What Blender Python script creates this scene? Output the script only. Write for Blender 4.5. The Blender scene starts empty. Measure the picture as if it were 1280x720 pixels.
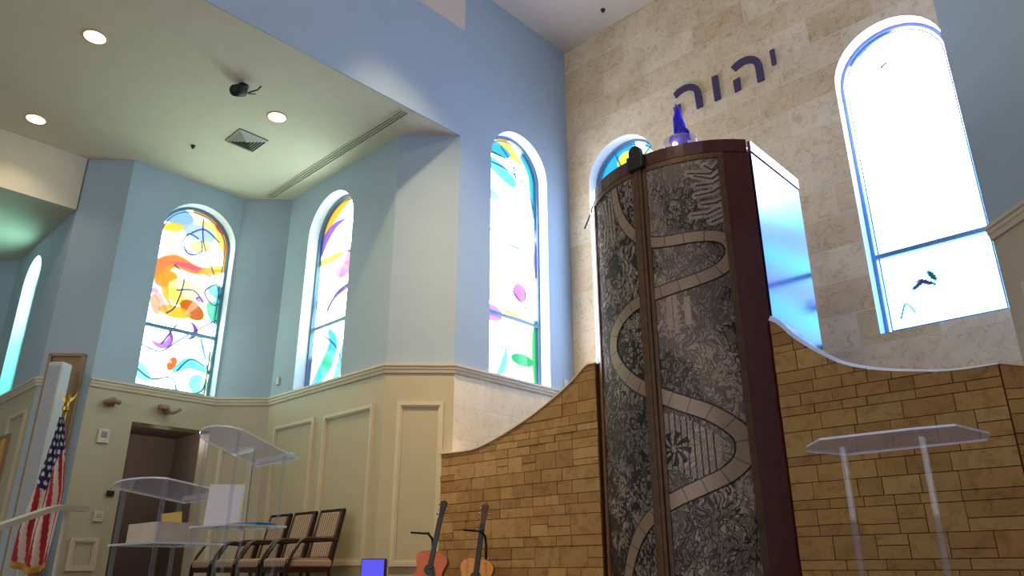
import bpy, bmesh, math, random
import numpy as np
from mathutils import Vector, Matrix
random.seed(7)
SC = bpy.context.scene
COL = SC.collection
PI = math.pi

def lin(c):
    return tuple(((v/255)/12.92 if v/255 <= .04045 else ((v/255+.055)/1.055)**2.4) for v in c)

# ------------------------------------------------------------------ camera
FPX, PITCH, YAW, ROLL = 939.4, math.radians(20.745), math.radians(43.764), math.radians(-.074)
CAM = Vector((5.191, -6.43, .40))
f0 = Vector((-math.sin(YAW), math.cos(YAW), 0)); rt = Vector((math.cos(YAW), math.sin(YAW), 0)); zz = Vector((0, 0, 1))
fw = f0*math.cos(PITCH)+zz*math.sin(PITCH); up = -f0*math.sin(PITCH)+zz*math.cos(PITCH)
rt, up = rt*math.cos(ROLL)+up*math.sin(ROLL), up*math.cos(ROLL)-rt*math.sin(ROLL)
cd = bpy.data.cameras.new('camera'); cam = bpy.data.objects.new('camera', cd); COL.objects.link(cam)
m = Matrix((rt, up, -fw)).transposed().to_4x4(); m.translation = CAM
cam.matrix_world = m
cd.sensor_width = 36; cd.lens = FPX/1280*36; cd.clip_start = .05; cd.clip_end = 100
SC.camera = cam

# ------------------------------------------------------------------ world, lights, exposure
SC.view_settings.view_transform = 'Standard'; SC.view_settings.look = 'None'
SC.view_settings.gamma = 1; SC.view_settings.use_curve_mapping = False
SC.view_settings.exposure = 0.28
w = bpy.data.worlds.new('world'); SC.world = w; w.use_nodes = True
w.node_tree.nodes['Background'].inputs[0].default_value = (.60, .70, .85, 1)
w.node_tree.nodes['Background'].inputs[1].default_value = .5

def area(name, loc, tgt, sx, sy, power, col):
    l = bpy.data.lights.new(name, 'AREA'); l.shape = 'RECTANGLE'; l.size = sx; l.size_y = sy
    l.energy = power; l.color = col
    o = bpy.data.objects.new(name, l); COL.objects.link(o); o.location = loc
    o.rotation_euler = (Vector(tgt)-Vector(loc)).to_track_quat('-Z', 'Y').to_euler()
    return o
# added fill light, out of view at the back of the hall
area('rear_fill_light', (2.2, -12.6, 3.0), (1.6, 0, 5.2), 6.5, 3.6, 125, (1, .95, .88))
# added warm fill light high over the seats, aimed at the platform
area('platform_fill_light', (3.4, -6.2, 6.6), (1.8, -1.8, 1.2), .5, .5, 30, (1, .78, .48))

# warm downlight washing the left corner of the platform
area('corner_downlight', (1.3, -3.6, 6.7), (.1, -1.6, 1.5), .2, .2, 20, (1, .74, .40)).data.spread = math.radians(50)

# ------------------------------------------------------------------ material helpers
class NT:
    def __init__(s, name):
        s.m = bpy.data.materials.new(name); s.m.use_nodes = True
        s.t = s.m.node_tree; s.n = s.t.nodes; s.b = s.n['Principled BSDF']; s.out = s.n['Material Output']
    def add(s, kind, **kw):
        n = s.n.new(kind)
        for k, v in kw.items():
            if hasattr(n, k): setattr(n, k, v)
            else: n.inputs[k].default_value = v
        return n
    def link(s, a, b): s.t.links.new(a, b)
    def ramp(s, fac, stops):
        r = s.n.new('ShaderNodeValToRGB'); s.link(fac, r.inputs[0])
        e = r.color_ramp.elements
        e[0].position, e[0].color = stops[0][0], (*stops[0][1], 1)
        e[1].position, e[1].color = stops[-1][0], (*stops[-1][1], 1)
        for p, c in stops[1:-1]:
            k = e.new(p); k.color = (*c, 1)
        return r
    def mix(s, a, b, fac, mode='MIX'):
        n = s.n.new('ShaderNodeMix'); n.data_type = 'RGBA'; n.blend_type = mode
        for k, v in ((0, fac), (6, a), (7, b)):
            if hasattr(v, 'is_output'): s.link(v, n.inputs[k])
            else: n.inputs[k].default_value = v if k == 0 else (*v, 1)
        return n.outputs[2]

def plain(name, rgb, rough=.5, metal=0, noise=0, scale=6, bump=0, **kw):
    t = NT(name); c = lin(rgb)
    t.b.inputs['Roughness'].default_value = rough; t.b.inputs['Metallic'].default_value = metal
    for k, v in kw.items(): t.b.inputs[k.replace('_', ' ')].default_value = v
    g = t.n.new('ShaderNodeTexCoord'); nz = t.add('ShaderNodeTexNoise', Scale=scale, Detail=4.0)
    t.link(g.outputs['Object'], nz.inputs['Vector'])
    n = noise or .04
    r = t.ramp(nz.outputs['Fac'], [(.3, tuple(v*(1-n) for v in c)), (.7, tuple(min(1, v*(1+n)) for v in c))])
    t.link(r.outputs[0], t.b.inputs['Base Color'])
    if bump:
        b = t.add('ShaderNodeBump', Strength=bump, Distance=.005); t.link(nz.outputs['Fac'], b.inputs['Height'])
        t.link(b.outputs[0], t.b.inputs['Normal'])
    return t.m

def stone(name, c1, c2, mortar, bw, bh, msz=.006, rough=.7, vein=.5, offs=.5):
    t = NT(name)
    uv = t.n.new('ShaderNodeUVMap')
    br = t.add('ShaderNodeTexBrick', offset=offs, squash=1.35, squash_frequency=3)
    br.inputs['Scale'].default_value = 1; br.inputs['Mortar Size'].default_value = msz
    br.inputs['Mortar Smooth'].default_value = .3
    br.inputs['Brick Width'].default_value = bw; br.inputs['Row Height'].default_value = bh
    br.inputs['Color1'].default_value = (0, 0, 0, 1); br.inputs['Color2'].default_value = (1, 1, 1, 1)
    br.inputs['Mortar'].default_value = (.5, .5, .5, 1)
    t.link(uv.outputs[0], br.inputs['Vector'])
    nz = t.add('ShaderNodeTexNoise', Scale=2.2, Detail=6.0, Roughness=.6, Distortion=.6)
    t.link(uv.outputs[0], nz.inputs['Vector'])
    n2 = t.add('ShaderNodeTexNoise', Scale=11.0, Detail=8.0, Roughness=.7, Distortion=1.2)
    t.link(uv.outputs[0], n2.inputs['Vector'])
    base = t.mix(lin(c1), lin(c2), br.outputs['Color'])
    r1 = t.ramp(nz.outputs['Fac'], [(.3, (.80, .76, .70)), (.5, (1, 1, 1)), (.72, (1.12, 1.1, 1.1))])
    r2 = t.ramp(n2.outputs['Fac'], [(.36, (.74, .66, .55)), (.48, (1, 1, 1)), (.7, (1.1, 1.1, 1.1))])
    a = t.mix(base, r1.outputs[0], vein, 'MULTIPLY'); a = t.mix(a, r2.outputs[0], vein, 'MULTIPLY')
    a = t.mix(a, lin(mortar), br.outputs['Fac'])
    t.link(a, t.b.inputs['Base Color']); t.b.inputs['Roughness'].default_value = rough
    bp = t.add('ShaderNodeBump', Strength=.35, Distance=.01); t.link(br.outputs['Fac'], bp.inputs['Height']); bp.invert = True
    b2 = t.add('ShaderNodeBump', Strength=.25, Distance=.01); t.link(n2.outputs['Fac'], b2.inputs['Height'])
    t.link(bp.outputs[0], b2.inputs['Normal']); t.link(b2.outputs[0], t.b.inputs['Normal'])
    return t.m

def colattr(name, rough=.6, metal=0, emit=None, bump=False, grain=0, **kw):
    t = NT(name); a = t.n.new('ShaderNodeAttribute'); a.attribute_name = 'Col'
    t.b.inputs['Roughness'].default_value = rough; t.b.inputs['Metallic'].default_value = metal
    for k, v in kw.items(): t.b.inputs[k.replace('_', ' ')].default_value = v
    c = a.outputs['Color']
    if grain:
        uv = t.n.new('ShaderNodeTexCoord'); nz = t.add('ShaderNodeTexNoise', Scale=grain, Detail=6.0, Roughness=.65, Distortion=.8)
        t.link(uv.outputs['Object'], nz.inputs['Vector'])
        r = t.ramp(nz.outputs['Fac'], [(.34, (.66, .60, .52)), (.5, (.98, .98, .98)), (.7, (1.12, 1.1, 1.06))])
        c = t.mix(c, r.outputs[0], .8, 'MULTIPLY')
        b = t.add('ShaderNodeBump', Strength=.4, Distance=.01); t.link(nz.outputs['Fac'], b.inputs['Height']); t.link(b.outputs[0], t.b.inputs['Normal'])
    t.link(c, t.b.inputs['Base Color'])
    return t.m

M = {}
M['blue'] = plain('blue_wall_paint', (164, 184, 202), .75, scale=3, noise=.02)
M['cream'] = plain('cream_wainscot_paint', (188, 178, 150), .5, noise=.02)
M['ceil'] = plain('ceiling_paint', (214, 206, 186), .85, noise=.02)
M['ceil2'] = plain('pale_ceiling_paint', (214, 203, 190), .85, noise=.02)
M['trim'] = plain('cream_trim_paint', (208, 196, 172), .4)
M['tan'] = plain('tan_pilaster', (150, 122, 96), .5)
M['back'] = stone('travertine_wall', (206, 184, 148), (222, 206, 178), (214, 204, 182), .62, .31, .005, .75, .75)
M['dado'] = stone('pale_travertine', (226, 208, 174), (238, 224, 196), (222, 210, 186), .60, .31, .004, .6, .45)
M['ashlar'] = colattr('golden_ashlar', .8, grain=11)
M['mortar'] = plain('ashlar_mortar', (96, 70, 40), .9)
M['reveal'] = plain('window_lit_reveal', (214, 222, 234), .6)  # jamb paint lightened to stand for the glow from the glass
M['cap'] = plain('polished_cap', (232, 214, 186), .12, Coat_Weight=.6)
M['floor'] = plain('platform_floor', (150, 124, 96), .45, noise=.1, scale=2)
M['maroon'] = plain('lacquered_mahogany', (80, 28, 28), .22, noise=.15, scale=14, Coat_Weight=.8, Coat_Roughness=.05)
M['bronze'] = plain('aged_bronze', (104, 78, 60), .45, .55, noise=.2, scale=20)
M['mirror'] = plain('polished_side_lacquer', (36, 30, 60), .13, 0, IOR=1.42)
M['dark'] = plain('black_plastic', (26, 24, 28), .5)
M['darkwood'] = plain('dark_chair_wood', (44, 28, 24), .35, noise=.2, scale=20)
M['letter'] = plain('purple_metal_letters', (74, 62, 98), .4, .3)
M['winframe'] = plain('window_frame_metal', (96, 128, 160), .35, .2)
M['white'] = plain('white_plastic', (205, 202, 196), .5)
M['paper'] = plain('white_paper', (236, 234, 240), .7)
M['yellow'] = plain('manila_paper', (222, 184, 96), .7)
M['gold'] = plain('gold_finial', (190, 150, 70), .3, .9)
M['orangewood'] = plain('orange_guitar_top', (206, 98, 26), .4, noise=.12, scale=30, Coat_Weight=.1)
M['palewood'] = plain('spruce_guitar_top', (224, 150, 56), .4, noise=.1, scale=30, Coat_Weight=.1)
M['guitarside'] = plain('guitar_side_wood', (84, 44, 24), .3, noise=.2, scale=20, Coat_Weight=.5)
M['ebony'] = plain('ebony', (36, 26, 24), .35)
M['interior'] = plain('vestibule_paint', (110, 98, 92), .8)
M['speaker'] = plain('pale_speaker_cabinet', (196, 202, 208), .45)
M['orange'] = plain('orange_print', (226, 160, 50), .6)
M['bluefoil'] = plain('blue_cover', (40, 120, 190), .4)
def emis(name, rgb, s):
    t = NT(name); e = t.add('ShaderNodeEmission'); e.inputs[0].default_value = (*lin(rgb), 1); e.inputs[1].default_value = s
    t.link(e.outputs[0], t.out.inputs[0]); return t.m
M['can'] = emis('lit_lamp_lens', (255, 226, 176), 7)
M['screen'] = emis('lit_blue_screen', (104, 96, 255), .75)
M['flamelight'] = emis('lit_lamp_bulb', (255, 225, 235), 9)

def acrylic(name, tint, haze, rgb):
    t = NT(name); t.n.remove(t.b)
    tr = t.add('ShaderNodeBsdfTransparent'); tr.inputs[0].default_value = (*tint, 1)
    gl = t.add('ShaderNodeBsdfGlossy', Roughness=.04); df = t.add('ShaderNodeBsdfDiffuse'); df.inputs[0].default_value = (*lin(rgb), 1)
    tl = t.add('ShaderNodeBsdfTranslucent'); tl.inputs[0].default_value = (*lin(rgb), 1)
    a1 = t.n.new('ShaderNodeMixShader'); a1.inputs[0].default_value = .6; t.link(df.outputs[0], a1.inputs[1]); t.link(tl.outputs[0], a1.inputs[2])
    a2 = t.n.new('ShaderNodeMixShader'); a2.inputs[0].default_value = haze; t.link(tr.outputs[0], a2.inputs[1]); t.link(a1.outputs[0], a2.inputs[2])
    lw = t.add('ShaderNodeLayerWeight', Blend=.5); pw = t.add('ShaderNodeMath', operation='POWER'); pw.inputs[1].default_value = 3.5; t.link(lw.outputs['Facing'], pw.inputs[0])
    fr = t.add('ShaderNodeMath', operation='MULTIPLY_ADD'); fr.inputs[1].default_value = .55; fr.inputs[2].default_value = .04; t.link(pw.outputs[0], fr.inputs[0])
    a3 = t.n.new('ShaderNodeMixShader'); t.link(fr.outputs[0], a3.inputs[0]); t.link(a2.outputs[0], a3.inputs[1]); t.link(gl.outputs[0], a3.inputs[2])
    t.link(a3.outputs[0], t.out.inputs[0]); return t.m
M['acryl'] = acrylic('clear_acrylic', (.95, .95, .97), .10, (205, 215, 245))
M['acryltop'] = acrylic('clear_acrylic_top', (.92, .93, .97), .13, (205, 215, 245))
M['acryledge'] = acrylic('acrylic_edge', (.85, .9, 1), .85, (250, 252, 255))  # near-white haze stands for light piped through to the cut edges
M['bowl'] = acrylic('clear_bowl_glass', (.95, .92, .98), .15, (220, 200, 235))
def blueglass():
    t = NT('cobalt_glass'); b = t.b
    b.inputs['Base Color'].default_value = (.02, .01, .85, 1); b.inputs['Roughness'].default_value = .08
    b.inputs['Transmission Weight'].default_value = .35; b.inputs['IOR'].default_value = 1.45
    return t.m
M['cobalt'] = blueglass()
def stripes():
    t = NT('striped_upholstery'); g = t.n.new('ShaderNodeTexCoord'); s = t.n.new('ShaderNodeSeparateXYZ'); t.link(g.outputs['Object'], s.inputs[0])
    m1 = t.add('ShaderNodeMath', operation='MULTIPLY'); m1.inputs[1].default_value = 2*PI/.034; t.link(s.outputs[0], m1.inputs[0])
    m2 = t.add('ShaderNodeMath', operation='SINE'); t.link(m1.outputs[0], m2.inputs[0])
    r = t.ramp(m2.outputs[0], [(.0, lin((176, 150, 128))), (.35, lin((176, 150, 128))), (.6, lin((96, 74, 70))), (1, lin((90, 66, 62)))])
    t.link(r.outputs[0], t.b.inputs['Base Color']); t.b.inputs['Roughness'].default_value = .85
    return t.m
M['stripe'] = stripes()

# ------------------------------------------------------------------ object helpers
def tag(o, label=None, cat=None, group=None, kind=None):
    for k, v in (('label', label), ('category', cat), ('group', group), ('kind', kind)):
        if v: o[k] = v
    return o
def obj(name, bm, mat, parent=None, smooth=False):
    me = bpy.data.meshes.new(name); bmesh.ops.recalc_face_normals(bm, faces=bm.faces) if not getattr(bm, 'keepn', False) else None
    bm.to_mesh(me); bm.free()
    for mm in (mat if isinstance(mat, (list, tuple)) else [mat]): me.materials.append(mm)
    if smooth:
        for p in me.polygons: p.use_smooth = True
    o = bpy.data.objects.new(name, me); COL.objects.link(o)
    if parent: o.parent = parent
    return o
def empty(name, loc=(0, 0, 0), rz=0, **kw):
    o = bpy.data.objects.new(name, None); COL.objects.link(o); o.location = loc; o.rotation_euler = (0, 0, rz)
    o.empty_display_size = .1; return tag(o, **kw)
def struct(name, bm, mat, parent=None):
    o = obj(name, bm, mat, parent)
    if not parent: o['kind'] = 'structure'
    return o
def B(): return bmesh.new()
def box(bm, c, s, R=None, bev=0, mi=0):
    r = bmesh.ops.create_cube(bm, size=1); vs = r['verts']
    fs = list({f for v in vs for f in v.link_faces})
    for v in vs: v.co = Vector((v.co.x*s[0], v.co.y*s[1], v.co.z*s[2]))
    if bev:
        es = list({e for v in vs for e in v.link_edges})
        q = bmesh.ops.bevel(bm, geom=es, offset=bev, segments=2, profile=.5, affect='EDGES')
        vs = list({v for f in q['faces'] for v in f.verts}) ; fs = q['faces']
        vs = [v for v in bm.verts if v in set(vs)]
    for v in vs:
        if R: v.co = R @ v.co
        v.co += Vector(c)
    for f in {f for v in vs for f in v.link_faces}: f.material_index = mi
def bar(bm, a, b, w, h=None, roll_up=(0, 0, 1)):
    a = Vector(a); b = Vector(b); d = b-a; L = d.length; d.normalize(); h = h or w
    u = Vector(roll_up)
    if abs(d.dot(u)) > .98: u = Vector((0, 1, 0)) if abs(d.y) < .9 else Vector((1, 0, 0))
    x = d.cross(u).normalized(); y = x.cross(d).normalized()
    R = Matrix((x, d, y)).transposed()
    box(bm, (a+b)/2, (w, L, h), R)
def tube(bm, pts, r, n=10, caps=True):
    pts = [Vector(p) for p in pts]; rings = []
    rr = r if isinstance(r, (list, tuple)) else [r]*len(pts)
    pu = None
    for i, p in enumerate(pts):
        d = (pts[min(i+1, len(pts)-1)]-pts[max(i-1, 0)]).normalized()
        u = pu or (Vector((0, 0, 1)) if abs(d.z) < .9 else Vector((1, 0, 0)))
        x = d.cross(u).normalized(); y = x.cross(d).normalized(); pu = y
        rings.append([bm.verts.new(p+(x*math.cos(2*PI*k/n)+y*math.sin(2*PI*k/n))*rr[i]) for k in range(n)])
    for a, b in zip(rings, rings[1:]):
        for k in range(n): bm.faces.new((a[k], a[(k+1) % n], b[(k+1) % n], b[k]))
    if caps:
        bm.faces.new(rings[0][::-1]); bm.faces.new(rings[-1])
def lathe(bm, prof, c=(0, 0, 0), n=24, closed=True):
    rings = []
    for r, z in prof:
        rings.append([bm.verts.new((c[0]+r*math.cos(2*PI*k/n), c[1]+r*math.sin(2*PI*k/n), c[2]+z)) for k in range(n)])
    for a, b in zip(rings, rings[1:]):
        for k in range(n): bm.faces.new((a[k], a[(k+1) % n], b[(k+1) % n], b[k]))
    if closed:
        bm.faces.new(rings[0][::-1]); bm.faces.new(rings[-1])
def prism(bm, poly, d, mi=0, mi_side=None):
    """poly: 3D points of a planar outline; d: extrusion vector"""
    a = [bm.verts.new(Vector(p)) for p in poly]; b = [bm.verts.new(Vector(p)+Vector(d)) for p in poly]
    n = len(a)
    f = bm.faces.new(a); f.material_index = mi; f = bm.faces.new(b[::-1]); f.material_index = mi
    for i in range(n):
        f = bm.faces.new((a[i], b[i], b[(i+1) % n], a[(i+1) % n])); f.material_index = mi if mi_side is None else mi_side

def arch_pts(u0, u1, zs, n=16):
    """top arc from the right spring point to the left one"""
    r = (u1-u0)/2; c = (u0+u1)/2
    return [(c+r*math.cos(PI*k/n), zs+r*math.sin(PI*k/n)) for k in range(n+1)]

def wall(name, P0, P1, z0, z1, mat, hole=None, thick=.22, parent=None, zcap=None):
    """vertical wall whose visible face looks to the RIGHT of P0->P1 travel reversed; solid, thickness goes to outward normal"""
    P0 = Vector((*P0, 0)); P1 = Vector((*P1, 0)); L = (P1-P0).length; d = (P1-P0)/L
    out = Vector((-d.y, d.x, 0))            # outward (away from the room): left of travel
    bm = B(); uvl = bm.loops.layers.uv.new('UVMap')
    def F(pts, off=0):
        return [P0+d*u+Vector((0, 0, z))+out*off for u, z in pts]
    polys = []
    if hole:
        u0, u1, hz0, hzs = hole                # u range, sill z, spring z
        arc = arch_pts(u0, u1, hzs)
        polys.append([(0, z0), (u0, z0), (u0, z1), (0, z1)])
        polys.append([(u1, z0), (L, z0), (L, z1), (u1, z1)])
        if hz0 > z0+1e-4: polys.append([(u0, z0), (u1, z0), (u1, hz0), (u0, hz0)])
        for (ua, za), (ub, zb) in zip(arc, arc[1:]):
            polys.append([(ub, zb), (ua, za), (ua, z1), (ub, z1)])
    else: polys.append([(0, z0), (L, z0), (L, z1), (0, z1)])
    for off in (0, thick):
        for p in polys:
            vs = [bm.verts.new(v) for v in F(p, off)]
            f = bm.faces.new(vs if off == 0 else vs[::-1])
            for lo, (u, z) in zip(f.loops, p if off == 0 else p[::-1]): lo[uvl].uv = (u, z)
    rim = [[(0, z0), (0, z1)], [(0, z1), (L, z1)], [(L, z1), (L, z0)], [(L, z0), (0, z0)]]
    if hole:
        loop = [(u0, hz0), (u1, hz0)] + arc + [(u0, hz0)]
        rim += [[a, b] for a, b in zip(loop, loop[1:])]
    for a, b in rim:
        pa = F([a, b]); pb = F([b, a], thick)
        f = bm.faces.new([bm.verts.new(v) for v in pa+pb])
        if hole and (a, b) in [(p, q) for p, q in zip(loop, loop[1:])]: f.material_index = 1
        for lo, (u, z) in zip(f.loops, [a, b, b, a]): lo[uvl].uv = (u, z)
    bmesh.ops.remove_doubles(bm, verts=bm.verts, dist=1e-5)
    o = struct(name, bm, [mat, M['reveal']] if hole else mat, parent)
    return o

# ================================================================== SETTING
ZC, ZM, ZR, ZB = 4.77, 6.86, 2.24, 4.15
W = 4.44
# --- left side of the chancel, then the first window bay
plan = dict(a=(0, 0), b=(0, -1.80), c=(-.46, -2.26), d=(-2.60, -2.26), e=(-3.03, -2.69), f=(-3.03, -4.01), g=(-3.40, -4.38), h=(-5.5, -4.38), i=(-6.2, -5.1))
def W2(k1, k2): return plan[k1], plan[k2]
def uY(v): return -v
# travel directions chosen so that "left of travel" is outward
wall('wall_chancel_left', (0, -1.80), (0, 0), ZR, ZM, M['blue'], (1.80-1.34, 1.80-.41, ZR+.01, 5.20-.465))
wall('wall_chancel_left_dado', (0, -1.80), (0, 0), 0, ZR-.0, M['dado'])
wall('wall_back', (0, 0), (W, 0), 0, ZM, M['back'], (3.27, 4.22, 2.25, 5.17-.475))
# the back wall has two windows: rebuild it as two halves sharing one surface
bpy.data.objects.remove(bpy.data.objects['wall_back'])
wall('wall_back', (0, 0), (2.3, 0), 0, ZM, M['back'], (.32, 1.25, 2.25, 5.22-.465))
o = wall('wall_back_right', (2.3, 0), (W+.2, 0), 0, ZM, M['back'], (.97, 1.92, 2.25, 5.17-.475))
for lp in o.data.uv_layers[0].data: lp.uv[0] += 2.3
wall('wall_left_pier', (-.46, -2.26), (0, -1.80), ZR, ZC, M['blue']); wall('wall_left_pier_wainscot', (-.46, -2.26), (0, -1.80), 0, ZR, M['cream'])
wall('wall_bay_far', (-2.60, -2.26), (-.46, -2.26), ZR, ZC+.02, M['blue'], (.48, 1.38, ZR+.01, 4.53-.45))
wall('wall_bay_far_wainscot', (-2.60, -2.26), (-.46, -2.26), 0, ZR, M['cream'])
wall('wall_bay_corner', (-3.03, -2.69), (-2.60, -2.26), ZR, ZC+.02, M['blue']); wall('wall_bay_corner_wainscot', (-3.03, -2.69), (-2.60, -2.26), 0, ZR, M['cream'])
wall('wall_bay_left', (-3.03, -4.01), (-3.03, -2.69), ZR, ZC+.02, M['blue'], (4.01-3.58, 4.01-2.71, ZR+.01, 4.51-.435))
# wainscot of the bay's left wall, with the door opening
bm = B(); uvl = bm.loops.layers.uv.new('UVMap')
for (ya, yb, za, zb) in ((-4.01, -3.54, 0, ZR), (-3.54, -2.69, 1.87, ZR), (-2.705, -2.69, 0, 1.87)):
    box(bm, (-3.03-.11, (ya+yb)/2, (za+zb)/2), (.22, yb-ya, zb-za))
struct('wall_bay_left_wainscot', bm, M['cream'])
wall('wall_bay_pier', (-3.40, -4.38), (-3.03, -4.01), 0, ZC+.02, M['blue'])
wall('wall_side_bay', (-5.5, -4.38), (-3.40, -4.38), ZR, ZC, M['blue'], (.5, 1.15, ZR+.01, 3.96-.325))
wall('wall_side_bay_wainscot', (-5.5, -4.38), (-3.40, -4.38), 0, ZR, M['cream'])
wall('wall_side_bay_end', (-6.6, -5.48), (-5.5, -4.38), 0, ZC, M['blue'])
wall('wall_far_left', (-6.6, -13), (-6.6, -5.48), 0, ZC, M['blue'])
# upper nave wall above the bay opening
bm = B(); box(bm, (-.008, -7.4, (ZC+ZM)/2), (.016, 11.2, ZM-ZC)); struct('wall_nave_left_upper', bm, M['blue'])
bm = B(); box(bm, (.005, -7.395, (6.15+ZM)/2), (.03, 11.2, ZM-6.15)); struct('trim_nave_bulkhead', bm, M['ceil2'])
# right side, mirrored
wall('wall_chancel_right', (W, 0), (W, -1.55), 0, ZM, M['blue'], thick=.2)
wall('wall_right_pier', (W, -1.55), (W+.71, -2.26), ZR+.05, ZM, M['blue']); wall('wall_right_pier_wainscot', (W, -1.55), (W+.71, -2.26), 0, ZR+.05, M['cream'])
wall('wall_right_bay_far', (W+.71, -2.26), (7.4, -2.26), 0, ZM, M['blue'])
wall('wall_right', (7.4, -2.26), (7.4, -13), 0, ZM, M['blue'])
bm = B(); box(bm, (W+.11, -8.4, (ZC+ZM)/2), (.22, 9.2, ZM-ZC)); struct('wall_nave_right_upper', bm, M['blue'])
# ceilings
bm = B(); box(bm, (2.3, -6.4, ZM+.05), (5.2, 13.4, .1)); struct('ceiling', bm, M['ceil2'])
bm = B()
prism(bm, [(-.016, -1.81, ZC), (-.016, -13, ZC), (-3.40, -13, ZC), (-3.40, -4.30, ZC), (-3.12, -3.95, ZC), (-3.12, -2.55, ZC), (-2.6, -2.16, ZC), (-.40, -2.16, ZC), (-.20, -1.95, ZC)], (0, 0, .12))
struct('ceiling_bay', bm, M['ceil'])
bm = B(); box(bm, (-5.02, -8.7, ZB+.05), (3.2, 8.7, .1)); struct('ceiling_side_bay', bm, M['ceil'])
bm = B(); box(bm, (-3.43, -8.75, (ZB+ZC)/2+.03), (.10, 8.72, ZC-ZB+.1)); struct('trim_bay_beam', bm, M['ceil'])
bm = B(); box(bm, (6.0, -7.7, ZC+.05), (2.9, 11, .1)); struct('ceiling_right_bay', bm, M['ceil'])
bm = B(); box(bm, (.4, -6.5, -.05), (14.2, 13.4, .1)); struct('floor', bm, M['floor'])
# rear wall of the hall with an opening behind the added fill light
bm = B()
box(bm, (-4.0, -13.0, 2.4), (5.4, .15, 4.8)); box(bm, (6.7, -13.0, 2.4), (1.6, .15, 4.8)); box(bm, (2.3, -13.0, 5.7), (7.4, .15, 2.4))
struct('wall_rear', bm, M['cream'])
# vestibule behind the door opening
bm = B()
box(bm, (-5.2, -3.2, 1.15), (.1, 2.2, 2.1)); box(bm, (-4.1, -2.15, 1.05), (2.1, .1, 2.1)); box(bm, (-4.35, -4.22, 1.05), (1.6, .08, 2.1)); box(bm, (-4.2, -3.2, 2.12), (1.9, 2.2, .06))
struct('wall_vestibule', bm, M['interior'])
v = empty('door_1', (-5.14, -3.3, 0)); v['kind'] = 'structure'
bm = B(); box(bm, (0, 0, 1.0), (.05, .8, 2.0), bev=.008); obj('door_leaf', bm, plain('grey_door', (92, 84, 84), .5), v)
bm = B(); box(bm, (.01, -.44, 1.03), (.07, .08, 2.06)); box(bm, (.01, .44, 1.03), (.07, .08, 2.06)); box(bm, (.01, 0, 2.07), (.07, .96, .08)); obj('door_frame', bm, M['tan'], v)

vl = bpy.data.lights.new('vestibule_fill_light', 'POINT'); vl.energy = 12; vl.color = (1, .85, .75); vl.shadow_soft_size = .15  # added light to brighten the dark space behind the doorway
vlo = bpy.data.objects.new('vestibule_fill_light', vl); COL.objects.link(vlo); vlo.location = (-3.9, -2.9, 1.95)
# rails
def rail(name, pts, z=ZR, out=.035, h=.075):
    """chair rail following wall faces; pts in travel order (outward = left), profile steps into the room"""
    bm = B()
    prof = [(0, -h), (.012, -h), (.018, -h*.62), (.024, -h*.5), (.026, -h*.22), (out, -h*.12), (out, .012), (0, .012)]
    n = len(pts); rings = []
    for i, p in enumerate(pts):
        P = Vector((*p, 0)); ds = []
        if i > 0: ds.append((P-Vector((*pts[i-1], 0))).normalized())
        if i < n-1: ds.append((Vector((*pts[i+1], 0))-P).normalized())
        ns = [Vector((d.y, -d.x, 0)) for d in ds]
        nn = sum(ns, Vector()).normalized(); k = 1/max(.4, nn.dot(ns[0]))
        rings.append([bm.verts.new(P+nn*k*o_+Vector((0, 0, z+dz))) for o_, dz in prof])
    for a, b in zip(rings, rings[1:]):
        for k in range(len(prof)): bm.faces.new((a[k], b[k], b[(k+1) % len(prof)], a[(k+1) % len(prof)]))
    bm.faces.new(rings[0]); bm.faces.new(rings[-1][::-1])
    return struct(name, bm, M['trim'])
rail('trim_1', [plan[k] for k in ('f', 'e', 'd', 'c', 'b')] + [(0, -1.80), (0, 0)][1:])
rail('trim_2', [(-5.5, -4.38), (-3.40, -4.38), (-3.33, -4.31)])
rail('trim_3', [(W, -1.55), (W+.71, -2.26), (7.4, -2.26)], ZR+.06)
# wainscot picture-frame mouldings
tn = [4]
def moulding(P0, P1, u0, u1, z0, z1, mat=None, w=.035, t=.022):
    P0 = Vector((*P0, 0)); P1 = Vector((*P1, 0)); d = (P1-P0).normalized(); inn = Vector((d.y, -d.x, 0))
    bm = B()
    def q(ua, ub, za, zb):
        c = P0+d*(ua+ub)/2+inn*t/2+Vector((0, 0, (za+zb)/2))
        box(bm, c, (ub-ua, t, zb-za), Matrix((d, -inn, Vector((0, 0, 1)))).transposed())
    q(u0, u1, z1-w, z1); q(u0, u1, z0, z0+w); q(u0, u0+w, z0+w, z1-w); q(u1-w, u1, z0+w, z1-w)
    # inner bead
    t2 = t; t = t*.55; q(u0+w, u0+w+.015, z0+w, z1-w); q(u1-w-.015, u1-w, z0+w, z1-w); q(u0+w+.015, u1-w-.015, z1-w-.015, z1-w); q(u0+w+.015, u1-w-.015, z0+w, z0+w+.015)
    struct('trim_%d' % tn[0], bm, mat or M['trim']); tn[0] += 1
FA, FB = (-2.60, -2.26), (-.46, -2.26)
moulding(FA, FB, .20, .99, .46, 1.90); moulding(FA, FB, 1.17, 2.00, .46, 1.89)
moulding((-.46, -2.26), (0, -1.80), .13, .56, .45, 1.89)
moulding((-3.03, -2.69), (-2.60, -2.26), .12, .50, .45, 1.70); 
moulding((-5.5, -4.38), (-3.40, -4.38), 1.38, 1.98, .5, 1.95)
moulding((W, -1.55), (W+.71, -2.26), .16, .56, .5, 1.9)
moulding((-3.03, -4.01), (-3.03, -2.69), .10, .36, .42, .72)
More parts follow.
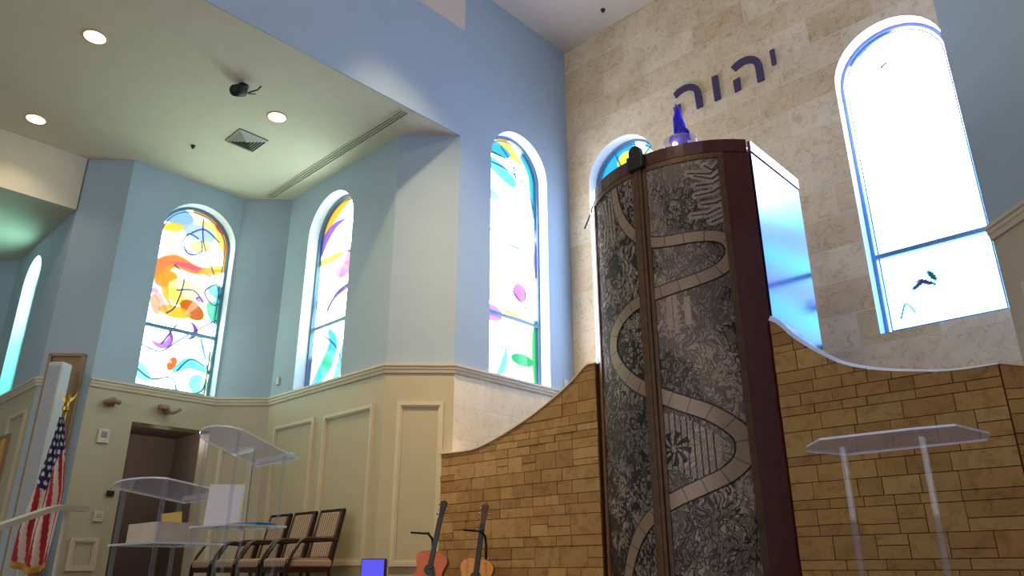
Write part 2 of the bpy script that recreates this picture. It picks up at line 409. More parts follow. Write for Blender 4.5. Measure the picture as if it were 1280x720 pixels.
# tall tan casing on the bay pier
bm = B()
P0 = Vector((-3.40, -4.38, 0)); d = Vector((.7071, .7071, 0)); inn = Vector((.7071, -.7071, 0)); R = Matrix((d, -inn, Vector((0, 0, 1)))).transposed()
box(bm, P0+d*.25+inn*.008+Vector((0, 0, 1.24)), (.34, .016, 2.48), R)
for u in (.09, .42): box(bm, P0+d*u+inn*.02+Vector((0, 0, 1.24)), (.03, .04, 2.48), R)
box(bm, P0+d*.255+inn*.02+Vector((0, 0, 2.48)), (.36, .04, .03), R)
struct('trim_pier_casing', bm, M['tan'])
bm = B(); box(bm, (-2.45, -5.0, .04), (0.01, 0.01, .01)); bm.free()

# ================================================================== STAINED GLASS
def seg_dist(X, Y, pts):
    D = np.full(X.shape, 9.); T = np.zeros(X.shape); acc = 0
    for (x0, y0), (x1, y1) in zip(pts, pts[1:]):
        dx, dy = x1-x0, y1-y0; L2 = dx*dx+dy*dy+1e-12; L = math.sqrt(L2)
        t = np.clip(((X-x0)*dx+(Y-y0)*dy)/L2, 0, 1); dd = np.hypot(X-x0-t*dx, Y-y0-t*dy)
        k = dd < D; D = np.where(k, dd, D); T = np.where(k, acc+t*L, T); acc += L
    return D, T
def spl(pts, n=8):
    """Catmull-Rom through control points"""
    P = [pts[0]]+list(pts)+[pts[-1]]; out = []
    for i in range(1, len(P)-2):
        for k in range(n):
            t = k/n; a, b, c, d_ = [np.array(P[i+j], float) for j in (-1, 0, 1, 2)]
            out.append(tuple(.5*((2*b)+(-a+c)*t+(2*a-5*b+4*c-d_)*t*t+(-a+3*b-3*c+d_)*t**3)))
    out.append(tuple(P[-2])); return out
class Art:
    """paints a pane in metres: x across, y up; values are the glass colours (what they let through)"""
    def __init__(s, X, Y, wgt, hgt, white):
        s.X, s.Y, s.w, s.h = X/wgt, Y/hgt, wgt, hgt; s.C = np.zeros(X.shape+(3,)); s.C[:] = white
        s.x, s.y = X, Y; s.ar = hgt/wgt
    def put(s, mask, col, k=1):
        m_ = np.clip(mask, 0, 1)[..., None]*k; s.C = np.exp(np.log(s.C)*(1-m_)+np.log(np.maximum(np.array(col), .008))*m_)
    def ell(s, cx, cy, rx, ry, rot, col, k=1, soft=.12):
        a = math.radians(rot); dx = s.X-cx; dy = (s.Y-cy)*s.ar; ry = ry*s.ar
        u = dx*math.cos(a)+dy*math.sin(a); v = -dx*math.sin(a)+dy*math.cos(a)
        q = np.sqrt((u/rx)**2+(v/ry)**2); s.put((1+soft-q)/soft/1.0, col, k)
    def cres(s, cx, cy, r1, off, r2, col, k=1):
        dy = (s.Y-cy)*s.ar; dx = s.X-cx; a = np.hypot(dx, dy); b = np.hypot(dx-off[0], dy-off[1]*s.ar)
        s.put(np.clip((r1-a)/.02, 0, 1)*np.clip((b-r2)/.02, 0, 1), col, k)
    def band(s, pts, w0, w1, col, k=1, soft=.3):
        P = [(x, y*s.ar) for x, y in spl(pts)]; D, T = seg_dist(s.X, s.Y*s.ar, P); L = T.max()+1e-6
        wd = w0+(w1-w0)*T/L; wd = wd*(.35+.65*np.sin(np.clip(T/L, 0.02, .98)*PI)); s.put((wd-D)/(wd*soft+1e-6), col, k)
    def line(s, pts, col=(.01, .02, .12), wd=.012):
        P = [(x, y*s.ar) for x, y in spl(pts)]; D, T = seg_dist(s.X, s.Y*s.ar, P); s.put((wd-D)/(wd*.6), col, .8)
    def wash(s, col, seed, f=3.0, k=.6, y0=0, y1=1):
        r = np.random.RandomState(seed); n = np.zeros(s.X.shape)
        for q in range(5):
            a, b, c, d_ = r.uniform(-1, 1, 2).tolist()+r.uniform(0, 6, 2).tolist()
            n += np.sin(f*(a*s.X*3+b*s.Y*s.ar*2)+c+1.5*np.sin(f*s.Y*2+d_+s.X*2))
        g = np.clip((n-1.0)/1.2, 0, 1)*np.clip((s.Y-y0)/.06, 0, 1)*np.clip((y1-s.Y)/.06, 0, 1); s.put(g, col, k)
CY = (.05, .75, .95); CYL = (.55, 1.4, 1.8); ORG = (1.1, .32, .02); YEL = (1.6, .95, .15); RED = (.85, .08, .03); MAG = (.8, .12, .35)
PUR = (.18, .05, .5); LIL = (.85, .6, 1.3); GRN = (.03, .75, .2); TEAL = (.04, .55, .5); DBL = (.02, .06, .6); SKY = (.3, .6, 1.1); PINK = (1.1, .35, .9)
NAVY = (.01, .03, .2)

def art_bay_left(a):
    a.wash(CYL, 3, 2.4, .35, 0, .42); a.wash((.75, .85, 1.2), 5, 3, .5, .6, .95)
    a.ell(.18, .93, .26, .05, 0, SKY); a.band([(.45, .98), (.72, .97), (.93, .86), (.98, .72)], .08, .07, ORG, .85)
    a.band([(.02, .84), (.2, .86), (.36, .88)], .07, .08, (1.3, .6, .05), .9); a.band([(.58, .93), (.8, .9), (.88, .83)], .14, .1, YEL, .8)
    a.ell(.55, .87, .22, .045, 0, (.45, .65, 1.15), .9); a.ell(.6, .80, .14, .03, 20, YEL, .7)
    a.band([(.1, .74), (.3, .765), (.5, .74), (.7, .75)], .035, .03, (.5, .65, .9), .8); a.band([(.2, .71), (.4, .73), (.5, .705)], .03, .02, (.45, .6, .85), .7)
    a.band([(.0, .54), (.08, .62), (.3, .68), (.6, .665), (.95, .70)], .16, .05, (1.0, .22, .06), .9); a.band([(.25, .665), (.5, .675), (.85, .645)], .05, .03, MAG, .75)
    a.band([(.65, .66), (.85, .69), (1, .72)], .08, .08, (1.5, .6, .05), .8)
    a.ell(.22, .575, .15, .04, 30, ORG, .9); a.ell(.48, .53, .22, .065, 0, (1.6, 1.25, .5), .9); a.ell(.38, .5, .09, .05, 40, YEL, .9)
    a.ell(.62, .445, .17, .042, -25, (.65, .16, .01), 1); a.ell(.40, .415, .2, .03, 0, (1.3, .5, .03), .9); a.ell(.14, .43, .06, .05, 20, (1.0, .3, .2), .8)
    a.ell(.70, .51, .055, .013, -8, PUR); a.ell(.8, .54, .12, .05, 0, LIL, .6)
    a.ell(.93, .575, .14, .035, -20, (.1, .6, .7), .9); a.ell(.93, .46, .1, .065, 30, GRN, .8); a.band([(.97, .6), (.95, .5), (.9, .4)], .05, .04, TEAL, .8)
    a.cres(.30, .27, .15, (-.05, .02), .115, PUR, .9); a.cres(.62, .335, .13, (-.07, -.0), .12, PUR, 1); a.ell(.25, .255, .16, .045, 20, (1.0, .7, 1.5), .6)
    a.ell(.47, .15, .055, .035, -20, (1.1, .22, .05)); a.band([(.52, .12), (.7, .17), (.98, .14)], .10, .07, (.1, .75, .8), .85)
    a.band([(.75, .32), (.88, .24), (.98, .2)], .07, .07, CYL, .9); a.ell(.85, .07, .13, .045, -50, (.15, .85, .8), .8); a.ell(.1, .09, .16, .03, -40, (.2, .8, 1.0), .8)
    a.band([(1, .3), (.97, .1), (.9, 0)], .06, .1, (1.2, 1.0, .3), .5)
    a.band([(.03, .47), (.1, .50), (.2, .46), (.3, .40)], .05, .05, (1.0, .35, .3), .8); a.band([(.28, .66), (.2, .6), (.24, .5), (.34, .44)], .07, .05, (1.2, .4, .05), .85)
    a.band([(.55, .42), (.7, .5), (.9, .52)], .06, .05, (2.0, .8, 1.4), .6); a.ell(.1, .52, .07, .03, 0, (.5, .4, 1.2), .6); a.ell(.85, .93, .1, .02, -30, RED, .8)
    a.band([(.1, .33), (.25, .36), (.5, .33)], .05, .03, (1.6, .9, 2.0), .6); a.band([(.02, .17), (.2, .14), (.45, .16)], .05, .05, CYL, .6); a.band([(.05, .02), (.3, .05), (.6, .03)], .06, .05, (.5, 1.6, 2.0), .7)
    for p in ([(.3, .66), (.45, .6), (.4, .45), (.3, .4)], [(.38, .53), (.6, .55), (.75, .50)], [(.9, .62), (.75, .56), (.88, .5), (1, .52)], [(.45, .86), (.62, .9), (.85, .855)], [(.58, .96), (.60, .88), (.66, .80), (.9, .62), (.98, .52)], [(.35, .8), (.45, .74), (.62, .77), (.6, .83)], [(.35, .8), (.42, .85), (.55, .84)],
              [(.05, .22), (.3, .2), (.5, .27), (.8, .37), (1, .43)], [(.05, .1), (.25, .06), (.5, .08), (.6, 0)], [(.3, .24), (.45, .35)], [(.7, .0), (.9, .04), (.95, .1)], [(.8, .3), (.9, .2), (.97, .13)], [(.55, .12), (.7, .19), (.9, .17)]):
        a.line(p)
def art_far(a):
    a.band([(.3, .62), (.2, .5), (.35, .36)], .1, .08, (1.2, 1.6, 2.4), .7); a.ell(.6, .78, .25, .04, 0, (.8, 1.6, 2.4), .6); a.ell(.3, .2, .16, .06, 0, (.4, 1.4, 2.0), .7)
    a.wash(CYL, 8, 2.4, .6, 0, .4); a.band([(.02, .78), (.15, .88), (.4, .96), (.7, .99)], .09, .12, (1.3, .55, .03), .95); a.band([(.0, .7), (.1, .8), (.3, .86), (.5, .87)], .12, .06, (.25, .12, .8), .9)
    a.ell(.25, .68, .3, .018, 0, (1.5, .8, .1), .9); a.band([(.95, .75), (.7, .62), (.55, .56)], .16, .14, (.9, .3, .6), .8); a.ell(.9, .7, .16, .03, 0, DBL, .9); a.ell(.62, .585, .2, .035, 0, PINK, .8)
    a.band([(.9, .50), (.5, .47), (.3, .40)], .05, .04, PUR, .9); a.ell(.2, .45, .14, .05, 0, LIL, .6); a.ell(.85, .36, .13, .03, 0, ORG, .8)
    a.band([(.1, .02), (.4, .12), (.5, .22), (.4, .28)], .16, .12, (.05, .6, .9), .9); a.band([(.9, .3), (.8, .16), (.6, .04)], .16, .14, (.1, .6, .95), .8); a.ell(.1, .1, .1, .08, 0, LIL, .7); a.ell(.4, .12, .1, .04, 0, GRN, .6)
    for p in ([(.1, .72), (.4, .82), (.75, .86)], [(.6, .8), (.6, .7), (.8, .66)], [(.75, .5), (.45, .46), (.3, .38)], [(.95, .48), (.65, .44), (.5, .36)], [(.3, .27), (.6, .18), (.8, .04)]): a.line(p)
def art_left(a):
    a.band([(.0, .8), (.2, .76), (.5, .80), (.6, .88)], .10, .1, (.8, 1.8, 2.2), .7); a.band([(.0, .5), (.3, .44), (.6, .42)], .10, .06, (1.2, 2.2, 2.2), .7); a.ell(.3, .33, .2, .03, 20, (2, 1.0, 2), .6); a.ell(.5, .15, .2, .03, 0, (1.0, 2.2, .9), .7)
    a.wash(CYL, 12, 2.0, .5, .3, .9); a.wash((1.6, 1.5, .7), 4, 2.0, .5, .3, .7)
    a.band([(.15, 1.0), (.45, .96), (.7, .92)], .11, .1, (1.6, .6, .08), .9); a.ell(.2, .93, .3, .03, 0, (.05, .55, .9), .95); a.band([(.75, .95), (.95, .88), (1, .72), (1, .62)], .16, .1, (.02, .55, .75), .95)
    a.ell(.35, .84, .28, .03, -20, (.15, .75, 1.0), .9); a.ell(.2, .72, .1, .02, 0, (.25, .5, .9), .8); a.band([(.98, .6), (.97, .45)], .05, .07, (.9, .1, .5), .8)
    a.ell(.68, .36, .11, .035, -30, (.8, .15, .7), .9); a.ell(.2, .245, .18, .03, 0, (.6, .2, .95), .85); a.ell(.6, .262, .2, .01, -8, (1.5, .8, .1), .9); a.band([(.95, .26), (.97, .1), (.95, .0)], .10, .10, (.02, .75, .12), .95)
    a.ell(.72, .1, .18, .022, 0, (.0, .6, .15), 1); a.band([(.3, .02), (.4, .06), (.45, .12)], .06, .06, (.1, .5, 1.0), .8); a.ell(.35, .46, .2, .03, 0, CYL, .6)
    for p in ([(.05, .9), (.5, .9), (.85, .8), (.98, .7)], [(.35, .95), (.6, .86), (.75, .6), (.78, .3)], [(.0, .62), (.3, .55), (.7, .54)], [(.1, .86), (.5, .86), (.8, .83)], [(.5, .37), (.8, .3)]): a.line(p)
def art_back_left(a):
    a.wash(CYL, 14, 2.4, .7, 0, 1); a.band([(.02, .78), (.2, .9), (.5, .98)], .3, .3, (.02, .45, .95), .95); a.ell(.15, .84, .2, .04, 30, (.1, .75, .9), .9); a.ell(.85, .88, .15, .08, 0, (.05, .6, .95), .9)
    a.band([(.1, .80), (.4, .86), (.7, .88)], .14, .12, (1.8, .9, .05), .95); a.ell(.45, .93, .12, .03, 30, (2, 1.1, .1), .9); a.ell(.7, .92, .2, .03, -20, (2, 1.8, .8), .8)
    a.ell(.1, .5, .12, .12, 0, (.1, .3, 1.2), .8); a.band([(.1, .45), (.08, .3), (.12, .18)], .12, .12, (.05, .8, .2), .9); a.ell(.1, .2, .08, .03, 0, (1.4, .9, .1), .8); a.ell(.1, .06, .2, .06, 0, (.1, .7, 1.2), .9)
    for p in ([(.0, .8), (.4, .84), (.9, .95)], [(.3, .98), (.5, .8)], [(.6, 1), (.7, .8)]): a.line(p)
def art_back_right(a):
    lo = np.clip((.60-a.Y)/.2, 0, 1); n = .5+.5*np.sin(a.Y*34+2*np.sin(a.X*5))
    a.put(lo, (1.4, 5.5, 9.5), 1); a.put(lo*n*.7, (2.0, 2.6, 12), 1); a.put(np.clip((a.Y-.80)/.1, 0, 1)*.6, (10, 5, 14), 1)
    a.band([(.12, .93), (.35, .985), (.6, 1.0), (.8, .99)], .05, .05, (.05, .45, .75), .97); a.ell(.42, .88, .05, .004, 25, (.03, .05, .08), .9)
    a.ell(.45, .155, .025, .018, 30, (.0, .06, .05), .95); a.ell(.40, .14, .08, .006, -30, (.02, .02, .04), .9); a.ell(.32, .135, .05, .006, 30, (.03, .03, .06), .9)
    a.line([(.14, .05), (.2, .09), (.26, .06)], (.04, .03, .06), .012); a.line([(.3, .15), (.42, .13)], (.05, .03, .06), .01)
    # deeper coloured glass the ark side mirrors
def art_plain(a):
    a.put(np.clip(1-a.Y*1.6, 0, 1), (.15, 2.2, 1.2), .8)

WN = [0]
def glassmat(name, base=1.0):
    t = NT(name); a = t.n.new('ShaderNodeAttribute'); a.attribute_name = 'Col'
    e = t.add('ShaderNodeEmission'); t.link(a.outputs['Color'], e.inputs[0]); e.inputs[1].default_value = base
    g = t.add('ShaderNodeBsdfGlossy', Roughness=.1)
    ms = t.n.new('ShaderNodeMixShader'); ms.inputs[0].default_value = .05; t.link(e.outputs[0], ms.inputs[1]); t.link(g.outputs[0], ms.inputs[2])
    t.link(ms.outputs[0], t.out.inputs[0]); return t.m
M['glass'] = glassmat('stained_glass')
def window(P0, P1, u0, u1, zsill, zspring, art, white, depth=.17, zbar=2.97, nx=80, label=None):
    WN[0] += 1
    P0 = Vector((*P0, 0)); P1 = Vector((*P1, 0)); d = (P1-P0).normalized(); out = Vector((-d.y, d.x, 0))
    root = empty('window_%d' % WN[0], P0+d*(u0+u1)/2+out*depth+Vector((0, 0, zsill))); root['kind'] = 'structure'
    wd = u1-u0; r = wd/2; H = zspring+r-zsill; hs = zspring-zsill
    ny = int(nx*H/wd)
    XX = np.zeros((ny+1, nx+1)); YY = np.zeros((ny+1, nx+1))
    for j in range(ny+1):
        y = H*j/ny; half = r if y <= hs else math.sqrt(max(r*r-(y-hs)**2, 1e-8))
        XX[j] = r+half*np.linspace(-1, 1, nx+1); YY[j] = y
    a = Art(XX, YY, wd, H, white); art(a)
    def L(x, y, o=0): return d*(x-r)+out*o+Vector((0, 0, y))
    me = bpy.data.meshes.new('glass')
    vs = [tuple(L(XX[j, i], YY[j, i])) for j in range(ny+1) for i in range(nx+1)]
    fs = [(j*(nx+1)+i, j*(nx+1)+i+1, (j+1)*(nx+1)+i+1, (j+1)*(nx+1)+i) for j in range(ny) for i in range(nx)]
    me.from_pydata(vs, [], fs)
    ca = me.color_attributes.new('Col', 'FLOAT_COLOR', 'POINT')
    buf = np.ones((len(vs), 4), 'f'); buf[:, :3] = a.C.reshape(-1, 3); ca.data.foreach_set('color', buf.ravel())
    me.materials.append(M['glass']); g = bpy.data.objects.new('pane', me); COL.objects.link(g); g.parent = root
    # frame: outer ring following the arch + second thin ring, sill bar, crossbar
    bm = B()
    loop = [(0, 0), (wd, 0)]+[(x-u0+0, y-zsill) for x, y in arch_pts(u0, u1, zspring, 24)]
    def ring(t0, t1, o0, o1):
        def ins(t):
            pts = [(t, t), (wd-t, t)]
            for k in range(25): pts.append((r+(r-t)*math.cos(PI*k/24), hs+(r-t)*math.sin(PI*k/24)))
            return pts
        A, Bq = ins(t0), ins(t1); n = len(A)
        v = [[bm.verts.new(L(x, y, o)) for x, y in Z] for Z, o in ((A, o0), (Bq, o0), (Bq, o1), (A, o1))]
        for k in range(n):
            q = (k+1) % n
            for i in range(4): bm.faces.new((v[i][k], v[(i+1) % 4][k], v[(i+1) % 4][q], v[i][q]))
    ring(0.002, .03, -.035, .03); ring(.045, .056, -.012, .01)
    obj('window_frame', bm, M['winframe'], root)
    bm = B(); zb = zbar-zsill; Rm = Matrix((d, out, Vector((0, 0, 1)))).transposed()
    box(bm, L(r, zb, -.012), (wd-.05, .05, .04), Rm); obj('crossbar', bm, M['winframe'], root)
    return root
A3 = (2.4, 2.6, 3.0)
window((-3.03, -4.01), (-3.03, -2.69), .43, 1.30, ZR+.01, 4.51-.435, art_bay_left, (6, 9, 6.5), nx=130)
window((-2.60, -2.26), (-.46, -2.26), .48, 1.38, ZR+.01, 4.53-.45, art_far, (7, 9.5, 8), nx=110)
window((0, -1.80), (0, 0), .46, 1.39, ZR+.01, 5.20-.465, art_left, (11, 11, 12.5), nx=110)
window((0, 0), (4, 0), .32, 1.25, 2.25, 5.22-.465, art_back_left, (5, 6, 9), nx=110)
window((0, 0), (5, 0), 3.27, 4.22, 2.25, 5.17-.475, art_back_right, (12, 12.5, 15))
window((-5.5, -4.38), (-3.4, -4.38), .5, 1.15, ZR+.01, 3.96-.325, art_plain, (4, 9, 8), nx=30)

# ================================================================== LOW ASHLAR WALL
YL = -1.87
CL = [(-.08, 1.41), (.32, 1.40), (.56, 1.44), (.8, 1.51), (1.08, 1.61), (1.34, 1.73), (1.50, 1.82), (1.62, 1.905), (1.67, 1.925), (1.73, 1.92)]
CR = [(3.17, 1.945), (3.23, 1.90), (3.34, 1.77), (3.56, 1.59), (3.75, 1.51), (3.91, 1.47), (4.15, 1.43), (4.38, 1.425)]
def ztop(x, C):
    xs, zs = zip(*C); return float(np.interp(x, xs, zs))
def smooth(C, n=6): return spl(C, n)
def ashlar(root, P0, d, L, C, z0=0, seed=1, cop='cap', ct=.008):
    """coursed blocks with real joints; P0 base corner, d unit direction, room side = right of d"""
    rnd = random.Random(seed); inn = Vector((d.y, -d.x, 0)); bm = B(); cl = bm.loops.layers.float_color.new('Col')
    z = z0; zmax = max(c[1] for c in C)
    while z < zmax:
        h = rnd.choice([.055, .075, .10, .13, .15]); u = 0
        sub = rnd.random()
        while u < L-1e-4:
            wd = rnd.uniform(.13, .27); wd = L-u if L-u-wd < .1 else wd
            cells = [(u, u+wd, z, z+h)]
            if h > .11 and rnd.random() < .3:
                hh = h*rnd.uniform(.35, .6); cells = [(u, u+wd, z, z+hh), (u, u+wd, z+hh, z+h)]
            for (ua, ub, za, zb) in cells:
                g = .0022; n = max(2, int((ub-ua)/.03)); xs = [ua+g+(ub-ua-2*g)*k/n for k in range(n+1)]
                tp = [min(zb-g, ztop(x, C)-.0) for x in xs]
                if max(tp) < za+.008: continue
                keep = [(x, t_) for x, t_ in zip(xs, tp) if t_ > za+g+.001]
                if len(keep) < 2: continue
                poly = [(keep[0][0], za+g)]+[(keep[-1][0], za+g)]+keep[::-1]
                off = rnd.uniform(.012, .018)
                k = rnd.uniform(.88, 1.1); base = Vector(rnd.choice([lin((168, 130, 80)), lin((174, 136, 86)), lin((164, 126, 78)), lin((176, 141, 92)), lin((162, 121, 76))]))*k
                front = [bm.verts.new(P0+d*x+inn*off+Vector((0, 0, zz_))) for x, zz_ in poly]
                back = [bm.verts.new(P0+d*x-inn*.01+Vector((0, 0, zz_))) for x, zz_ in poly]
                f = [bm.faces.new(front)]+[bm.faces.new((front[i], back[i], back[(i+1) % len(poly)], front[(i+1) % len(poly)])) for i in range(len(poly))]
                for q in f:
                    for lo in q.loops: lo[cl] = (*base, 1)
            u += wd
        z += h
    obj('stone_facing', bm, M['ashlar'], root)
    bm = B(); S = C
    prism(bm, [P0+d*C[0][0]*1+Vector((0, 0, z0))]+[P0+d*C[-1][0]+Vector((0, 0, z0))]+[P0+d*x+Vector((0, 0, z_-.006)) for x, z_ in S[::-1]], -inn*.16)
    obj('wall_core', bm, M['mortar'], root)
    # polished coping
    bm = B(); rings = []
    ct0 = ct
    for i, (x, z_) in enumerate(S):
        ct = ct0*(1-.85*i/len(S)) if ct0 > .02 else ct0
        a = S[max(0, i-1)]; b = S[min(len(S)-1, i+1)]; tx, tz = b[0]-a[0], b[1]-a[1]; l = math.hypot(tx, tz); nx_, nz_ = -tz/l, tx/l
        p = P0+d*x+Vector((0, 0, z_)); nv = d*nx_+Vector((0, 0, nz_))
        rings.append([bm.verts.new(p+inn*.024-nv*.002), bm.verts.new(p+inn*.024+nv*ct), bm.verts.new(p-inn*.17+nv*ct), bm.verts.new(p-inn*.17-nv*.002)])
    for a, b in zip(rings, rings[1:]):
        for k in range(4): bm.faces.new((a[k], a[(k+1) % 4], b[(k+1) % 4], b[k]))
    bm.faces.new(rings[0]); bm.faces.new(rings[-1][::-1])
    obj('coping', bm, M[cop], root)
dX = Vector((1, 0, 0))
rl = empty('stone_screen_wall', (0, YL, 0), label='golden ashlar stone screen wall curving up to the left side of the ark', cat='wall')
CLs = [(x+.08, z) for x, z in smooth(CL)]
ashlar(rl, Vector((-.08, 0, 0)), dX, CLs[-1][0], CLs, seed=3)
rr_ = empty('stone_screen_wall', (0, YL, 0), label='golden ashlar stone screen wall sweeping down from the right side of the ark', cat='wall')
CRs = [(x-3.17, z) for x, z in smooth(CR)]
ashlar(rr_, Vector((3.17, 0, 0)), dX, CRs[-1][0], CRs, seed=9, cop='acryledge', ct=.03)
d2 = Vector((.93, .37, 0)).normalized()
ashlar(rr_, Vector((4.38, 0, 0)), d2, .30, [(0, 1.425), (.30, 1.36)], seed=5)

# ================================================================== ARK
AX, RA, YC0, HZ = 2.455, .91, -1.29, 3.32
def arcp(x, off=0):
    """point on the bowed front, x measured from the ark's centre; off grows outwards"""
    a = math.asin(max(-1, min(1, x/RA))); r = RA+off
    return Vector((AX+r*math.sin(a), YC0-r*math.cos(a), 0))
ark = empty('torah_ark', (AX, -1.4, 0), label='tall bow-fronted mahogany ark with engraved grey double doors between the stone screen walls', cat='ark')
AO = Vector((AX, -1.4, 0))
def arcslab(bm, xa, xb, z0, z1, o0, o1, n=16, mi=0):
    P = [xa+(xb-xa)*k/n for k in range(n+1)]
    v = [[bm.verts.new(arcp(x, o)+Vector((0, 0, z))-AO) for x in P] for (o, z) in ((o1, z0), (o1, z1), (o0, z1), (o0, z0))]
    for i in range(4):
        for k in range(n): f = bm.faces.new((v[i][k], v[i][k+1], v[(i+1) % 4][k+1], v[(i+1) % 4][k])); f.material_index = mi
    bm.faces.new([v[i][0] for i in range(4)][::-1]); bm.faces.new([v[i][-1] for i in range(4)])
# cabinet body (dark mahogany), polished side panels
bm = B()
P = [-.70+1.40*k/20 for k in range(21)]
poly = [arcp(x, -.03)-AO for x in P]+[Vector((.70, .33, 0)), Vector((-.70, .33, 0))]
prism(bm, poly, (0, 0, HZ-.02)); obj('cabinet', bm, M['maroon'], ark)
for sx in (1, -1):
    bm = B(); box(bm, (sx*.712, -.052+.0, (HZ-.10)/2), (.02, .79, HZ-.10), bev=.004); obj('side_panel', bm, M['mirror'], ark)
# cornice
bm = B(); arcslab(bm, -.70, .70, HZ-.10, HZ, -.2, .012, 24)
obj('cornice', bm, M['maroon'], ark)
for sx in (1, -1):
    bm = B(); box(bm, (sx*.714, -.05, HZ-.046), (.026, .80, .088), bev=.003); obj('cornice_return', bm, plain('light_rimmed_lacquer', (120, 84, 120), .15, Coat_Weight=1), ark)
# stiles beside the doors
for xa, xb in ((-.71, -.585), (.575, .71)):
    bm = B(); arcslab(bm, xa, xb, 0, HZ-.10, -.04, .004, 8); obj('stile', bm, M['maroon'], ark)
# engraved doors: colour computed on the bowed panel itself
def inv(px, py):
    """photo pixel -> (x along the bow, z) on the ark front"""
    dr = fw+rt*((px-640)/FPX)-up*((py-360)/FPX)
    cx_, cy_ = CAM.x-AX, CAM.y-YC0
    A_ = dr.x**2+dr.y**2; B_ = 2*(cx_*dr.x+cy_*dr.y); C_ = cx_**2+cy_**2-RA**2
    D_ = B_*B_-4*A_*C_; t = (-B_-math.sqrt(max(D_, 0)))/(2*A_)
    p = CAM+dr*t; return (p.x-AX, p.z)
stair_px = [(768, 236), (771, 255), (778, 275), (792, 293), (812, 303), (840, 301), (870, 296), (898, 296), (914, 306), (914, 322), (898, 338), (870, 350), (838, 361), (806, 374), (783, 392), (770, 415), (768, 440), (776, 460), (793, 478), (820, 492), (852, 504), (885, 515), (912, 530), (930, 548), (930, 572), (912, 592), (880, 608), (846, 624), (822, 640), (803, 664), (792, 692), (786, 724), (784, 760)]
stair = [inv(*p) for p in stair_px]
stair = [(x, z) for x, z in stair]
rail_px = [inv(*p) for p in [(838, 516), (870, 528), (900, 545), (918, 562), (915, 582)]]
def vnoise(X, Z, seed, f):
    r = np.random.RandomState(seed); g = r.rand(256, 256); x = X*f+40; z = Z*f+40
    xi = np.floor(x).astype(int); zi = np.floor(z).astype(int); fx = x-xi; fz = z-zi; fx = fx*fx*(3-2*fx); fz = fz*fz*(3-2*fz)
    G = lambda a, b: g[a % 256, b % 256]
    return (G(xi, zi)*(1-fx)+G(xi+1, zi)*fx)*(1-fz)+(G(xi, zi+1)*(1-fx)+G(xi+1, zi+1)*fx)*fz
DOOR_LINES = [[inv(740+x*.25, 170+y*.25) for x, y in L_] for L_ in ([(510, 200), (600, 215), (668, 165)], [(480, 190), (590, 190), (650, 140)], [(520, 300), (600, 282), (672, 240)], [(550, 345), (620, 335), (690, 300)], [(690, 300), (695, 350), (670, 400), (600, 430)], [(520, 250), (600, 240), (660, 205)],
    [(212, 262), (240, 240), (246, 285), (216, 308), (212, 262)], [(560, 150), (600, 170), (640, 130)], [(60, 340), (75, 450), (70, 560)], [(90, 330), (100, 430), (110, 520)], [(500, 400), (580, 390), (640, 360)])]
